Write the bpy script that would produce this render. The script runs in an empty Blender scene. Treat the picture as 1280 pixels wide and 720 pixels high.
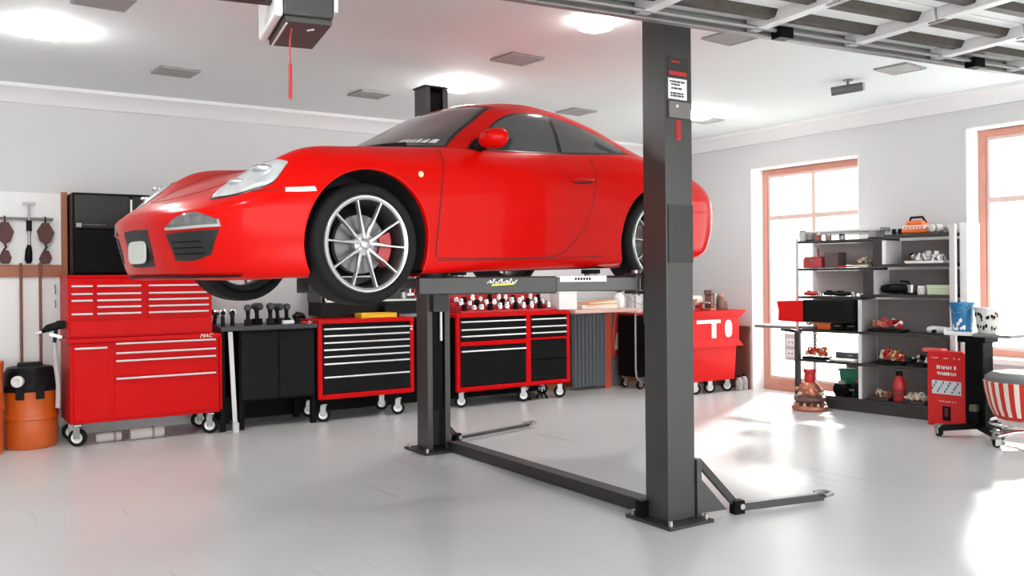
import bpy, bmesh, math, random
from mathutils import Vector, Matrix, Euler
from mathutils.bvhtree import BVHTree
random.seed(7)
C = bpy.context.scene.collection
PI = math.pi
R = math.radians

# ------------------------------------------------------------------ materials
MATS = {}
def mat(name, col, rough=.5, metal=0., coat=0., emit=None, es=0., noise=0., nscale=8., spec=.5, bump=0., alpha=1., trans=0., stretch=None, coat_rough=.03):
    if name in MATS: return MATS[name]
    m = bpy.data.materials.new(name); m.use_nodes = True
    nt = m.node_tree; b = nt.nodes['Principled BSDF']
    c4 = (col[0], col[1], col[2], 1)
    b.inputs['Base Color'].default_value = c4
    b.inputs['Roughness'].default_value = rough
    b.inputs['Metallic'].default_value = metal
    b.inputs['Coat Weight'].default_value = coat
    b.inputs['Coat Roughness'].default_value = coat_rough
    b.inputs['Specular IOR Level'].default_value = spec
    b.inputs['Transmission Weight'].default_value = trans
    if emit:
        b.inputs['Emission Color'].default_value = (*emit, 1); b.inputs['Emission Strength'].default_value = es
    if noise or bump:
        tc = nt.nodes.new('ShaderNodeTexCoord'); n = nt.nodes.new('ShaderNodeTexNoise')
        n.inputs['Scale'].default_value = nscale; n.inputs['Detail'].default_value = 5
        src = tc.outputs['Object']
        if stretch:
            mp = nt.nodes.new('ShaderNodeMapping'); mp.inputs['Scale'].default_value = stretch
            nt.links.new(src, mp.inputs['Vector']); src = mp.outputs['Vector']
        nt.links.new(src, n.inputs['Vector'])
        if noise:
            r = nt.nodes.new('ShaderNodeMixRGB'); r.blend_type = 'MIX'
            r.inputs[1].default_value = tuple(max(0, x*(1-noise)) for x in col)+(1,)
            r.inputs[2].default_value = tuple(min(1, x*(1+noise)) for x in col)+(1,)
            nt.links.new(n.outputs['Fac'], r.inputs[0]); nt.links.new(r.outputs[0], b.inputs['Base Color'])
        if bump:
            bp = nt.nodes.new('ShaderNodeBump'); bp.inputs['Strength'].default_value = bump; bp.inputs['Distance'].default_value = .01
            nt.links.new(n.outputs['Fac'], bp.inputs['Height']); nt.links.new(bp.outputs['Normal'], b.inputs['Normal'])
    MATS[name] = m
    return m

RED = mat('glossy_red_paint', (.60, .003, .0015), .30, 0, .16, spec=.07)
REDC = mat('red_tool_chest_enamel', (.58, .003, .0045), .38, 0, .04, noise=.06, nscale=3, spec=.06)
REDD = mat('dull_red_plastic', (.50, .012, .016), .45, noise=.12, nscale=20)
BLACK = mat('black_plastic', (.007, .007, .0075), .42, noise=.2, nscale=15, spec=.12)
BLACKM = mat('black_painted_metal', (.005, .005, .0055), .38, noise=.25, nscale=6, spec=.07)
RUBBER = mat('tyre_rubber', (.010, .010, .0105), .62, bump=.15, nscale=60, spec=.14)
DARKIN = mat('dark_cavity_lining', (.008, .008, .008), .8, noise=.1)
POSTG = mat('charcoal_lift_paint', (.056, .056, .052), .34, .25, noise=.10, nscale=3, stretch=(1, 1, .3))
POSTD = mat('darker_charcoal_plate', (.030, .030, .029), .4, .1, noise=.1, nscale=5)
ALU = mat('pale_sheen_aluminium', (.84, .84, .83), .35, .35, noise=.04, nscale=40)  # whitish, barely metallic base stands in for bright reflections on the handles
CHROME = mat('polished_chrome', (.85, .85, .85), .12, 1.0, noise=.02)
RIM = mat('silver_alloy_paint', (.42, .42, .425), .26, .6, .4, noise=.03)
STEEL = mat('worn_steel', (.42, .42, .41), .35, .9, noise=.25, nscale=25)
WHITEP = mat('white_plastic', (.82, .82, .81), .4, noise=.03)
CREAM = mat('cream_plastic', (.75, .70, .55), .4, noise=.05)
GREYP = mat('grey_plastic', (.25, .25, .25), .45, noise=.08)
LGREY = mat('light_grey_enamel', (.55, .55, .54), .4, noise=.05)
YELLOW = mat('yellow_plastic', (.85, .52, .01), .4, noise=.05)
ORANGE = mat('orange_plastic', (.82, .20, .02), .35, coat=.2, noise=.10, nscale=4)
ORANGER = mat('burnt_orange_drum', (.56, .098, .008), .35, coat=.3, noise=.12, nscale=5)
WOODB = mat('brown_varnished_wood', (.34, .105, .045), .4, noise=.2, nscale=6, stretch=(1, 1, .15))
WOODT = mat('pale_worktop_wood', (.62, .45, .32), .45, noise=.2, nscale=5, stretch=(.3, 2, 1))
BLUE = mat('blue_plastic', (.012, .19, .42), .35, noise=.06)
GREEN = mat('dark_green_plastic', (.012, .16, .10), .4, noise=.1)
BRASS = mat('copper_toned_metal', (.50, .22, .13), .35, .7, noise=.35, nscale=18)
GLASSD = mat('tinted_glass', (.040, .044, .048), .03, 0, .6, spec=1.0, noise=.02)

# ------------------------------------------------------------------ mesh builder
class MB:
    def __init__(s): s.v = []; s.f = []; s.M = Matrix.Identity(4)
    def add(s, vs, fs):
        b = len(s.v); s.v += [tuple(s.M @ Vector(p)) for p in vs]; s.f += [tuple(b+i for i in f) for f in fs]
        return s
    def box(s, x0, x1, y0, y1, z0, z1):
        vs = [(x0,y0,z0),(x1,y0,z0),(x1,y1,z0),(x0,y1,z0),(x0,y0,z1),(x1,y0,z1),(x1,y1,z1),(x0,y1,z1)]
        return s.add(vs, [(0,3,2,1),(4,5,6,7),(0,1,5,4),(1,2,6,5),(2,3,7,6),(3,0,4,7)])
    def bar(s, p, q, w, h=None, up=(0,0,1)):
        h = h or w; p = Vector(p); q = Vector(q); d = (q-p).normalized(); u = Vector(up)
        if abs(d.dot(u)) > .98: u = Vector((1,0,0))
        a = d.cross(u).normalized(); b = a.cross(d).normalized()
        vs = []
        for e in (p, q):
            for sa, sb in ((-1,-1),(1,-1),(1,1),(-1,1)): vs.append(e + a*sa*w/2 + b*sb*h/2)
        return s.add(vs, [(0,1,2,3),(7,6,5,4),(0,4,5,1),(1,5,6,2),(2,6,7,3),(3,7,4,0)])
    def tube(s, path, r, n=10, cap=True):
        path = [Vector(p) for p in path]; rs = r if isinstance(r, (list, tuple)) else [r]*len(path)
        vs = []; fs = []; prev = None
        for i, p in enumerate(path):
            d = (path[min(i+1, len(path)-1)] - path[max(i-1, 0)]).normalized()
            if prev is None:
                a = d.orthogonal().normalized()
            else:
                a = (prev - d*prev.dot(d)).normalized()
            prev = a; b = d.cross(a)
            for k in range(n):
                t = 2*PI*k/n; vs.append(p + (a*math.cos(t)+b*math.sin(t))*rs[i])
        for i in range(len(path)-1):
            for k in range(n):
                k2 = (k+1) % n; fs.append((i*n+k, i*n+k2, (i+1)*n+k2, (i+1)*n+k))
        if cap:
            fs.append(tuple(range(n-1, -1, -1))); fs.append(tuple(range((len(path)-1)*n, len(path)*n)))
        return s.add(vs, fs)
    def cyl(s, p, q, r, n=20, r2=None): return s.tube([p, q], [r, r if r2 is None else r2], n)
    def lathe(s, prof, n=32, axis='z', closed=False):
        # prof: (radius, height) pairs
        vs = []; fs = []; m = len(prof)
        for k in range(n):
            t = 2*PI*k/n
            for r, h in prof:
                x, y = r*math.cos(t), r*math.sin(t)
                vs.append((x, y, h) if axis == 'z' else ((x, -h, y) if axis == 'y' else (h, x, y)))
        for k in range(n):
            k2 = (k+1) % n
            for i in range(m if closed else m-1):
                j = (i+1) % m
                fs.append((k*m+i, k2*m+i, k2*m+j, k*m+j))
        if not closed:
            if prof[0][0] > 1e-5: fs.append(tuple(k*m for k in range(n-1, -1, -1)))
            if prof[-1][0] > 1e-5: fs.append(tuple(k*m+m-1 for k in range(n)))
        return s.add(vs, fs)
    def prism(s, poly, a0, a1, axis='y'):
        # poly in the plane across axis
        f = {'y': lambda u, v, a: (u, a, v), 'x': lambda u, v, a: (a, u, v), 'z': lambda u, v, a: (u, v, a)}[axis]
        n = len(poly); vs = [f(u, v, a0) for u, v in poly] + [f(u, v, a1) for u, v in poly]
        fs = [tuple(range(n)), tuple(range(2*n-1, n-1, -1))] + [(i, (i+1) % n, n+(i+1) % n, n+i) for i in range(n)]
        return s.add(vs, fs)
    def ball(s, c, r, sx=1, sy=1, sz=1, nu=14, nv=9):
        vs = []; fs = []
        for j in range(nv+1):
            ph = PI*j/nv
            for k in range(nu):
                t = 2*PI*k/nu
                vs.append((c[0]+r*sx*math.sin(ph)*math.cos(t), c[1]+r*sy*math.sin(ph)*math.sin(t), c[2]+r*sz*math.cos(ph)))
        for j in range(nv):
            for k in range(nu):
                fs.append((j*nu+k, (j+1)*nu+k, (j+1)*nu+(k+1) % nu, j*nu+(k+1) % nu))
        return s.add(vs, fs)
    def build(s, name, m, parent=None, bev=0., smooth=35, loc=None, sub=0, weld=True):
        me = bpy.data.meshes.new(name); me.from_pydata(s.v, [], s.f)
        bm = bmesh.new(); bm.from_mesh(me)
        if weld: bmesh.ops.remove_doubles(bm, verts=bm.verts, dist=1e-5)
        bmesh.ops.recalc_face_normals(bm, faces=bm.faces); bm.to_mesh(me); bm.free()
        return link(name, me, m, parent, bev, smooth, loc, sub)
def link(name, me, m, parent=None, bev=0., smooth=35, loc=None, sub=0):
    o = bpy.data.objects.new(name, me); C.objects.link(o)
    if m: me.materials.append(m)
    if smooth:
        me.polygons.foreach_set('use_smooth', [True]*len(me.polygons))
        if smooth < 180: me.set_sharp_from_angle(angle=R(smooth))
    if bev:
        md = o.modifiers.new('bevel', 'BEVEL'); md.width = bev; md.segments = 2; md.limit_method = 'ANGLE'; md.angle_limit = R(40)
        md.harden_normals = True
    if sub:
        md = o.modifiers.new('subsurf', 'SUBSURF'); md.levels = sub; md.render_levels = sub
    if parent: o.parent = parent
    if loc: o.location = loc
    return o
def tag(o, label, cat, group=None):
    o['label'] = label; o['category'] = cat
    if group: o['group'] = group
    return o
def thing(name, label, cat, loc=(0,0,0), rz=0, group=None):
    o = bpy.data.objects.new(name, None); C.objects.link(o)
    o.empty_display_size = .1
    o.location = loc; o.rotation_euler = (0, 0, rz)
    return tag(o, label, cat, group)
def struct(name, mb, m, **k):
    o = mb.build(name, m, **k); o['kind'] = 'structure'; return o
def dup(root, loc, rz=0, label=None, group=None):
    r = root.copy(); C.objects.link(r); r.location = loc; r.rotation_euler = (0, 0, rz)
    if label: r['label'] = label
    if group: r['group'] = group
    for ch in list(root.children):
        c = ch.copy(); C.objects.link(c); c.parent = r
        for g in ch.children:
            d = g.copy(); C.objects.link(d); d.parent = c
    return r
def text_mesh(s, size, name, m, parent=None, M=None, ext=.0008, shear=0.):
    cu = bpy.data.curves.new(name, 'FONT'); cu.body = s; cu.size = size; cu.extrude = ext; cu.align_x = 'CENTER'; cu.align_y = 'CENTER'; cu.shear = shear
    t = bpy.data.objects.new(name, cu); C.objects.link(t)
    dg = bpy.context.evaluated_depsgraph_get(); me = bpy.data.meshes.new_from_object(t.evaluated_get(dg))
    bpy.data.objects.remove(t)
    me.name = name
    o = bpy.data.objects.new(name, me); C.objects.link(o); me.materials.clear(); me.materials.append(m)
    if parent: o.parent = parent
    if M is not None: o.matrix_local = M
    return o
def face_M(loc, facing):
    # text plane: facing '-y' reads from the front, '-x' from the left
    if facing == '-y': rot = Euler((R(90), 0, 0))
    elif facing == '-x': rot = Euler((R(90), 0, R(-90)))
    else: rot = Euler((0, 0, 0))
    return Matrix.Translation(loc) @ rot.to_matrix().to_4x4()
# ------------------------------------------------------------------ camera, world, light
sc = bpy.context.scene
cd = bpy.data.cameras.new('camera'); cam = bpy.data.objects.new('camera', cd); C.objects.link(cam)
cam.location = (0, 0, 1.5)
cd.sensor_width = 36; cd.lens = 1120/1280*36; cd.shift_y = -15/1280
cam.matrix_world = Matrix.Translation((0, 0, 1.5)) @ Matrix.Rotation(R(-33.5), 4, 'Z') @ Matrix.Rotation(R(90), 4, 'X') @ Matrix.Rotation(R(-.5), 4, 'Z')
sc.camera = cam
sc.view_settings.view_transform = 'Standard'; sc.view_settings.look = 'None'
sc.view_settings.gamma = 1; sc.view_settings.use_curve_mapping = False
sc.view_settings.exposure = EXPO if 'EXPO' in globals() else 0.5
w = bpy.data.worlds.new('overcast_sky'); sc.world = w; w.use_nodes = True
bg = w.node_tree.nodes['Background']; bg.inputs[0].default_value = (1, 1, 1, 1); bg.inputs[1].default_value = 3.6
sd = bpy.data.lights.new('sun', 'SUN'); sd.energy = 8; sd.angle = R(5); sd.color = (1, .985, .96)
sun = bpy.data.objects.new('sun', sd); C.objects.link(sun)
dv = Vector((-.875*math.cos(R(29)), -.48*math.cos(R(29)), -math.sin(R(29))))
sun.rotation_euler = dv.to_track_quat('-Z', 'Y').to_euler(); sun.location = (14, 12, 6)

# ------------------------------------------------------------------ the room
XL, XR, YB, YF, ZC = -4.2, 9.0, 9.6, -3.2, 3.33
WT = .30                                    # wall thickness
wallm = mat('pale_grey_wall_paint', (.64, .64, .645), .75, noise=.025, nscale=1.2)
ceilm = mat('counter_tinted_white_paint', (.83, .88, .88), .8, noise=.01, nscale=1.5)  # slight cool tint counters red light bounced up from the car
trimw = mat('white_gloss_trim', (.84, .84, .84), .5, noise=.01)
revealm = mat('white_plaster_reveal', (.88, .88, .88), .7, noise=.01)
dado = mat('brown_wall_panelling', (.20, .085, .060), .5, noise=.2, nscale=5, stretch=(1, 1, .1))
framem = mat('bloom_paled_red_wood', (.60, .27, .205), .5, noise=.12, nscale=7)  # red wood lightened so its colour carries the window bloom

def floor_mat():
    m = bpy.data.materials.new('sealed_grey_concrete'); m.use_nodes = True; nt = m.node_tree; b = nt.nodes['Principled BSDF']
    N = nt.nodes.new; L = nt.links.new
    tc = N('ShaderNodeTexCoord')
    n1 = N('ShaderNodeTexNoise'); n1.inputs['Scale'].default_value = .9; n1.inputs['Detail'].default_value = 3
    n2 = N('ShaderNodeTexNoise'); n2.inputs['Scale'].default_value = 9; n2.inputs['Detail'].default_value = 8; n2.inputs['Roughness'].default_value = .7
    mp = N('ShaderNodeMapping'); mp.inputs['Rotation'].default_value = (0, 0, .5); mp.inputs['Scale'].default_value = (2.2, .7, 1)
    L(tc.outputs['Object'], n1.inputs['Vector']); L(tc.outputs['Object'], mp.inputs['Vector']); L(mp.outputs[0], n2.inputs['Vector'])
    r1 = N('ShaderNodeValToRGB'); r1.color_ramp.elements[0].color = (.59, .605, .605, 1); r1.color_ramp.elements[1].color = (.68, .695, .695, 1)  # both greys lean cool to offset red bounce light on the floor
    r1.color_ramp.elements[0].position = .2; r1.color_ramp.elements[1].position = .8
    L(n1.outputs['Fac'], r1.inputs[0])
    r2 = N('ShaderNodeValToRGB'); r2.color_ramp.elements[0].color = (.965, .965, .965, 1); r2.color_ramp.elements[1].color = (1, 1, 1, 1)
    r2.color_ramp.elements[0].position = .25; r2.color_ramp.elements[1].position = .75
    L(n2.outputs['Fac'], r2.inputs[0])
    mx = N('ShaderNodeMixRGB'); mx.blend_type = 'MULTIPLY'; mx.inputs[0].default_value = 1
    L(r1.outputs[0], mx.inputs[1]); L(r2.outputs[0], mx.inputs[2]); L(mx.outputs[0], b.inputs['Base Color'])
    mr = N('ShaderNodeMapRange'); mr.inputs[3].default_value = .24; mr.inputs[4].default_value = .32
    b.inputs['Roughness'].default_value = .28
    # a few thin scuffs and faint stains
    mp2 = N('ShaderNodeMapping'); mp2.inputs['Rotation'].default_value = (0, 0, -.9); mp2.inputs['Scale'].default_value = (6, .5, 1); L(tc.outputs['Object'], mp2.inputs['Vector'])
    n3 = N('ShaderNodeTexNoise'); n3.inputs['Scale'].default_value = 1.6; n3.inputs['Detail'].default_value = 3; L(mp2.outputs[0], n3.inputs['Vector'])
    r3 = N('ShaderNodeValToRGB'); r3.color_ramp.elements[0].position = .24; r3.color_ramp.elements[0].color = (.72, .72, .71, 1); r3.color_ramp.elements[1].position = .33; r3.color_ramp.elements[1].color = (1, 1, 1, 1)
    L(n3.outputs['Fac'], r3.inputs[0])
    mx3 = N('ShaderNodeMixRGB'); mx3.blend_type = 'MULTIPLY'; mx3.inputs[0].default_value = 1
    L(mx.outputs[0], mx3.inputs[1]); L(r3.outputs[0], mx3.inputs[2]); L(mx3.outputs[0], b.inputs['Base Color'])
    b.inputs['Specular IOR Level'].default_value = .6
    return m
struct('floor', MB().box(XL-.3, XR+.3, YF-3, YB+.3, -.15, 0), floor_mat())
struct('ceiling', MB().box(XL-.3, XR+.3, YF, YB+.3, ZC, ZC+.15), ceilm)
struct('wall_back', MB().box(XL-.3, XR+.3, YB, YB+.25, 0, ZC), wallm)
struct('wall_left', MB().box(XL-.3, XL, YF, YB, 0, ZC), wallm)
# right wall with two openings (window 1: y 6.37..7.97, to the floor; window 2: y 3.3..5.1, sill at .62)
W1 = (6.37, 7.97, 0.0, 2.86); W2 = (3.25, 5.11, .62, 2.98)
m = MB()
m.box(XR, XR+WT, YF, W2[0], 0, ZC); m.box(XR, XR+WT, W2[0], W2[1], 0, W2[2]); m.box(XR, XR+WT, W2[0], W2[1], W2[3], ZC)
m.box(XR, XR+WT, W2[1], W1[0], 0, ZC); m.box(XR, XR+WT, W1[0], W1[1], W1[3], ZC); m.box(XR, XR+WT, W1[1], YB, 0, ZC)
struct('wall_right', m, wallm)
# white plastered reveals
def reveal(name, Wn):
    y0, y1, z0, z1 = Wn; m = MB(); t = .012
    m.box(XR-.004, XR+WT, y1-t, y1+.0, z0, z1); m.box(XR-.004, XR+WT, y0, y0+t, z0, z1); m.box(XR-.004, XR+WT, y0, y1, z1-t, z1)
    if z0 > .1: m.box(XR-.06, XR+WT, y0-.05, y1+.05, z0-.04, z0+.012)
    struct(name, m, revealm)
reveal('trim_1', W1); reveal('trim_2', W2)
# cornice, baseboards and brown dado panelling
def cornice(name, axis):
    prof = [(0, 0), (.03, 0), (.05, .03), (.14, .11), (.18, .125), (.18, .16), (0, .16)]
    m = MB()
    if axis == 'back': m.prism([(YB-a, ZC-.16+b) for a, b in prof], XL, XR, 'x')
    else: m.prism([(XR-a, ZC-.16+b) for a, b in prof], YF, YB, 'y')
    struct(name, m, trimw, smooth=30)
cornice('trim_3', 'back'); cornice('trim_4', 'right')
struct('baseboard_right', MB().box(XR-.03, XR, W1[1]+.03, YB, 0, .80).box(XR-.042, XR, W1[1]+.03, YB, .78, .82), dado)
struct('baseboard_back', MB().box(6.9, XR-.045, YB-.02, YB, 0, .10), mat('orange_brown_baseboard', (.45, .14, .06), .5, noise=.2))
# windows
glassm = bpy.data.materials.new('clear_window_glass'); glassm.use_nodes = True
_nt = glassm.node_tree; _nt.nodes.clear()
_o = _nt.nodes.new('ShaderNodeOutputMaterial'); _t = _nt.nodes.new('ShaderNodeBsdfTransparent'); _g = _nt.nodes.new('ShaderNodeBsdfGlossy'); _mx = _nt.nodes.new('ShaderNodeMixShader')
_t.inputs[0].default_value = (.95, .97, .96, 1); _g.inputs['Roughness'].default_value = .02; _mx.inputs[0].default_value = .06
_nt.links.new(_t.outputs[0], _mx.inputs[1]); _nt.links.new(_g.outputs[0], _mx.inputs[2]); _nt.links.new(_mx.outputs[0], _o.inputs[0])
def window(name, Wn, bars, mull, bottom):
    y0, y1, z0, z1 = Wn; y0 += .012; y1 -= .012; z1 -= .012
    x0, x1 = XR+.21, XR+.27; w_ = .075
    o = bpy.data.objects.new(name, None); C.objects.link(o); o['kind'] = 'structure'
    f = MB().box(x0, x1, y0, y0+w_, z0, z1).box(x0, x1, y1-w_, y1, z0, z1).box(x0, x1, y0+w_, y1-w_, z1-w_, z1).box(x0, x1, y0+w_, y1-w_, z0, z0+bottom)
    f.build('window_frame', framem, o, bev=.006)
    s_ = MB()
    a, b_, c_, d_ = y0+w_, y1-w_, z0+bottom, z1-w_
    t = .035
    s_.box(x0+.012, x1-.01, a, a+t, c_, d_).box(x0+.012, x1-.01, b_-t, b_, c_, d_).box(x0+.012, x1-.01, a+t, b_-t, d_-t, d_).box(x0+.012, x1-.01, a+t, b_-t, c_, c_+t)
    for zb in bars: s_.box(x0+.005, x1-.005, a+t, b_-t, zb-.028, zb+.028)
    for ym in mull: s_.box(x0+.008, x1-.008, ym-.025, ym+.025, c_+t, d_-t)
    s_.build('window_sash', mat('pale_pink_sash_paint', (.72, .52, .47), .5, noise=.06), o, bev=.004)
    MB().box(x0+.03, x0+.036, a, b_, c_, d_).build('window_pane', glassm, o)
window('window_1', W1, [2.22], [7.17], .15)
window('window_2', W2, [2.24], [4.18], .075)
# pale ground and hazy shrubs seen through the panes
gm = mat('sunlit_pale_paving', (.82, .82, .80), .9, noise=.03)
og = struct('ground_outside', MB().box(XR+.31, XR+14, -4, 22, -.2, -.05), gm)
# ------------------------------------------------------------------ the red coupe
CARX, CARY, CARZ, CARYAW, CARPIT = 1.932, 5.329, 1.349, .135, .0176
car = thing('sports_car', 'glossy red sports coupe raised on the two post lift', 'car', (CARX, CARY, CARZ))
car.rotation_euler = (0, -CARPIT, CARYAW)
# control net: rows from the lower lip up to the hood centre line, 17 stations from nose to tail (x back, y out, z up)
NET = [
 [(-.70,0,.165),(-.69,.22,.165),(-.62,.44,.16),(-.50,.60,.16),(-.36,.66,.165),(0,.68,.17),(.40,.66,.165),(.75,.66,.17),(1.3,.66,.17),(1.75,.66,.17),(2.0,.68,.175),(2.35,.70,.18),(2.75,.68,.19),(3.0,.62,.22),(3.1,.5,.25),(3.16,.28,.26),(3.17,0,.26)],
 [(-.885,0,.182),(-.87,.28,.18),(-.79,.55,.175),(-.61,.745,.17),(-.38,.82,.175),(0,.84,.19),(.40,.825,.175),(.75,.825,.18),(1.3,.83,.185),(1.75,.835,.19),(2.0,.85,.195),(2.35,.865,.21),(2.75,.85,.22),(3.05,.78,.25),(3.23,.63,.29),(3.33,.35,.31),(3.35,0,.31)],
 [(-.925,0,.32),(-.91,.30,.32),(-.83,.59,.32),(-.635,.785,.325),(-.38,.85,.335),(0,.877,.35),(.42,.85,.335),(.75,.848,.335),(1.3,.85,.335),(1.75,.857,.345),(2.0,.887,.365),(2.35,.907,.39),(2.75,.89,.39),(3.1,.815,.41),(3.30,.66,.42),(3.42,.37,.43),(3.45,0,.43)],
 [(-.95,0,.45),(-.935,.31,.45),(-.85,.60,.45),(-.65,.795,.46),(-.38,.862,.48),(0,.89,.51),(.42,.868,.50),(.75,.862,.50),(1.3,.865,.50),(1.75,.872,.51),(2.0,.90,.53),(2.35,.922,.56),(2.75,.905,.55),(3.1,.83,.54),(3.31,.67,.54),(3.435,.38,.54),(3.47,0,.54)],
 [(-.945,0,.495),(-.930,.31,.495),(-.848,.59,.505),(-.662,.785,.54),(-.37,.854,.61),(0,.885,.67),(.41,.865,.66),(.75,.86,.66),(1.3,.862,.66),(1.75,.868,.67),(2.02,.89,.69),(2.35,.912,.72),(2.75,.895,.70),(3.1,.82,.67),(3.31,.66,.65),(3.43,.37,.65),(3.46,0,.65)],
 [(-.928,0,.522),(-.905,.31,.525),(-.795,.565,.55),(-.605,.745,.62),(-.355,.82,.735),(0,.845,.80),(.40,.835,.80),(.75,.838,.80),(1.3,.84,.81),(1.75,.847,.82),(2.04,.862,.84),(2.35,.878,.86),(2.75,.85,.82),(3.08,.77,.77),(3.28,.61,.735),(3.39,.34,.725),(3.42,0,.725)],
 [(-.90,0,.547),(-.865,.30,.557),(-.73,.53,.602),(-.545,.665,.728),(-.345,.718,.832),(.0,.735,.872),(.38,.745,.885),(.75,.765,.897),(1.3,.772,.91),(1.75,.78,.925),(2.05,.79,.945),(2.35,.785,.945),(2.75,.74,.90),(3.05,.66,.83),(3.22,.52,.785),(3.31,.29,.775),(3.33,0,.775)],
 [(-.88,0,.562),(-.82,.2,.588),(-.65,.37,.655),(-.47,.47,.730),(-.26,.51,.802),(.02,.51,.848),(.36,.48,.892),(.7,.45,.905),(1.3,.45,.915),(1.75,.45,.925),(2.05,.45,.94),(2.35,.45,.945),(2.75,.42,.92),(3.05,.38,.86),(3.2,.3,.80),(3.28,.16,.785),(3.30,0,.785)],
 [(-.86,0,.575),(-.79,0,.608),(-.61,0,.69),(-.43,0,.753),(-.23,0,.808),(.04,0,.86),(.36,0,.91),(.7,0,.915),(1.3,0,.915),(1.75,0,.925),(2.05,0,.94),(2.35,0,.945),(2.75,0,.93),(3.05,0,.87),(3.18,0,.81),(3.26,0,.79),(3.28,0,.79)],
]
# greenhouse net: rows from the belt to the roof centre, stations from the cowl round the pillar to the tail
GNET = [
 [(.36,0,.89),(.40,.35,.885),(.52,.62,.87),(.66,.725,.865),(1.0,.75,.87),(1.5,.76,.88),(2.0,.765,.90),(2.35,.73,.90),(2.7,.63,.87),(3.05,.47,.79),(3.22,0,.74)],
 [(.42,0,.93),(.455,.35,.925),(.57,.615,.91),(.71,.705,.900),(1.02,.735,.905),(1.5,.745,.92),(2.0,.745,.95),(2.37,.70,.965),(2.72,.60,.95),(3.08,.45,.86),(3.28,0,.79)],
 [(.79,0,1.130),(.82,.325,1.123),(.905,.565,1.105),(1.02,.645,1.085),(1.24,.678,1.09),(1.6,.688,1.085),(2.03,.678,1.06),(2.40,.630,1.02),(2.75,.53,.97),(3.1,.38,.875),(3.29,0,.795)],
 [(1.12,0,1.285),(1.135,.30,1.277),(1.19,.50,1.250),(1.27,.567,1.228),(1.43,.592,1.228),(1.7,.596,1.208),(2.06,.580,1.152),(2.42,.525,1.075),(2.77,.43,.985),(3.11,.3,.88),(3.295,0,.798)],
 [(1.17,0,1.302),(1.19,.21,1.300),(1.25,.38,1.287),(1.34,.45,1.283),(1.48,.475,1.286),(1.74,.475,1.270),(2.09,.455,1.213),(2.45,.40,1.122),(2.79,.31,1.012),(3.12,.2,.89),(3.3,0,.80)],
 [(1.2,0,1.310),(1.22,0,1.311),(1.29,0,1.317),(1.38,0,1.322),(1.52,0,1.324),(1.77,0,1.308),(2.12,0,1.245),(2.47,0,1.143),(2.80,0,1.022),(3.13,0,.892),(3.3,0,.80)],
]
def cr(p0, p1, p2, p3, t):
    # centripetal style cubic through p1..p2
    def tan(a, b, c):
        d0 = max((b-a).length, 1e-6); d1 = max((c-b).length, 1e-6)
        return ((b-a)/d0*d1 + (c-b)/d1*d0)/(d0+d1)
    L = (p2-p1).length
    m1 = tan(p0, p1, p2)*L; m2 = tan(p1, p2, p3)*L
    t2, t3 = t*t, t*t*t
    return p1*(2*t3-3*t2+1) + m1*(t3-2*t2+t) + p2*(-2*t3+3*t2) + m2*(t3-t2)
def spline(pts, n, m0=None, m1=None):
    pts = [Vector(p) for p in pts]
    # mirrored end points keep the curve square to the centre plane
    a = m0(pts) if m0 else pts[0]*2-pts[1]; b = m1(pts) if m1 else pts[-1]*2-pts[-2]
    P = [a]+pts+[b]; out = []
    for i in range(1, len(P)-2):
        for k in range(n): out.append(cr(P[i-1], P[i], P[i+1], P[i+2], k/n))
    out.append(pts[-1].copy())
    return out
def my(p): return Vector((p.x, -p.y, p.z))
def tensor(net, nu, nv, top_mirror=True):
    rows = [spline(r, nu, lambda P: my(P[1]), lambda P: my(P[-2])) for r in net]
    cols = []
    for j in range(len(rows[0])):
        cols.append(spline([r[j] for r in rows], nv, None, (lambda P: my(P[-2])) if top_mirror else None))
    return cols            # cols[u][v]
def grid_mesh(cols, mirror=True):
    m = MB(); nu, nv = len(cols), len(cols[0])
    for sgn in ((1, -1) if mirror else (1,)):
        vs = [(p.x, p.y*sgn, p.z) for c in cols for p in c]
        fs = []
        for i in range(nu-1):
            for j in range(nv-1):
                f = (i*nv+j, (i+1)*nv+j, (i+1)*nv+j+1, i*nv+j+1)
                fs.append(f if sgn > 0 else f[::-1])
        m.add(vs, fs)
    return m
bcols = tensor(NET, 10, 8); gcols = tensor(GNET, 10, 8)
full = grid_mesh(bcols); gfull = grid_mesh(gcols)
BODY = BVHTree.FromPolygons([Vector(v) for v in full.v], full.f)
BOTH = BVHTree.FromPolygons([Vector(v) for v in full.v+gfull.v], full.f+[tuple(i+len(full.v) for i in f) for f in gfull.f])
# wheel arches: (centre x, centre z, radius)
ARCH = [(.003, .345, .398), (2.37, .355, .376)]
def side_y(x, z, s):
    h = BODY.ray_cast(Vector((x, s*2, z)), Vector((0, -s, 0)))
    return h[0].y if h[0] else s*.85
def cut_arches(mb):
    bm = bmesh.new(); vv = [bm.verts.new(p) for p in mb.v]
    for f in mb.f:
        try: bm.faces.new([vv[i] for i in f])
        except ValueError: pass
    bmesh.ops.remove_doubles(bm, verts=bm.verts, dist=1e-5)
    for cx, cz, r in ARCH:
        ins = lambda v: abs(v.co.y) > .5 and (v.co.x-cx)**2+(v.co.z-cz)**2 < r*r and v.co.z < cz+r
        kill = [f for f in bm.faces if all(ins(v) for v in f.verts)]
        bmesh.ops.delete(bm, geom=kill, context='FACES')
        for v in bm.verts:
            if ins(v):
                d = Vector((v.co.x-cx, v.co.z-cz)); d = d/d.length*r
                z = cz+d.y; x = cx+d.x; s = 1 if v.co.y > 0 else -1
                v.co = (x, side_y(x, z, s) if z > .19 else v.co.y, z)
    bmesh.ops.delete(bm, geom=[v for v in bm.verts if not v.link_faces], context='VERTS')
    bmesh.ops.recalc_face_normals(bm, faces=bm.faces)
    me = bpy.data.meshes.new('body_shell'); bm.to_mesh(me); bm.free()
    return me
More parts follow.
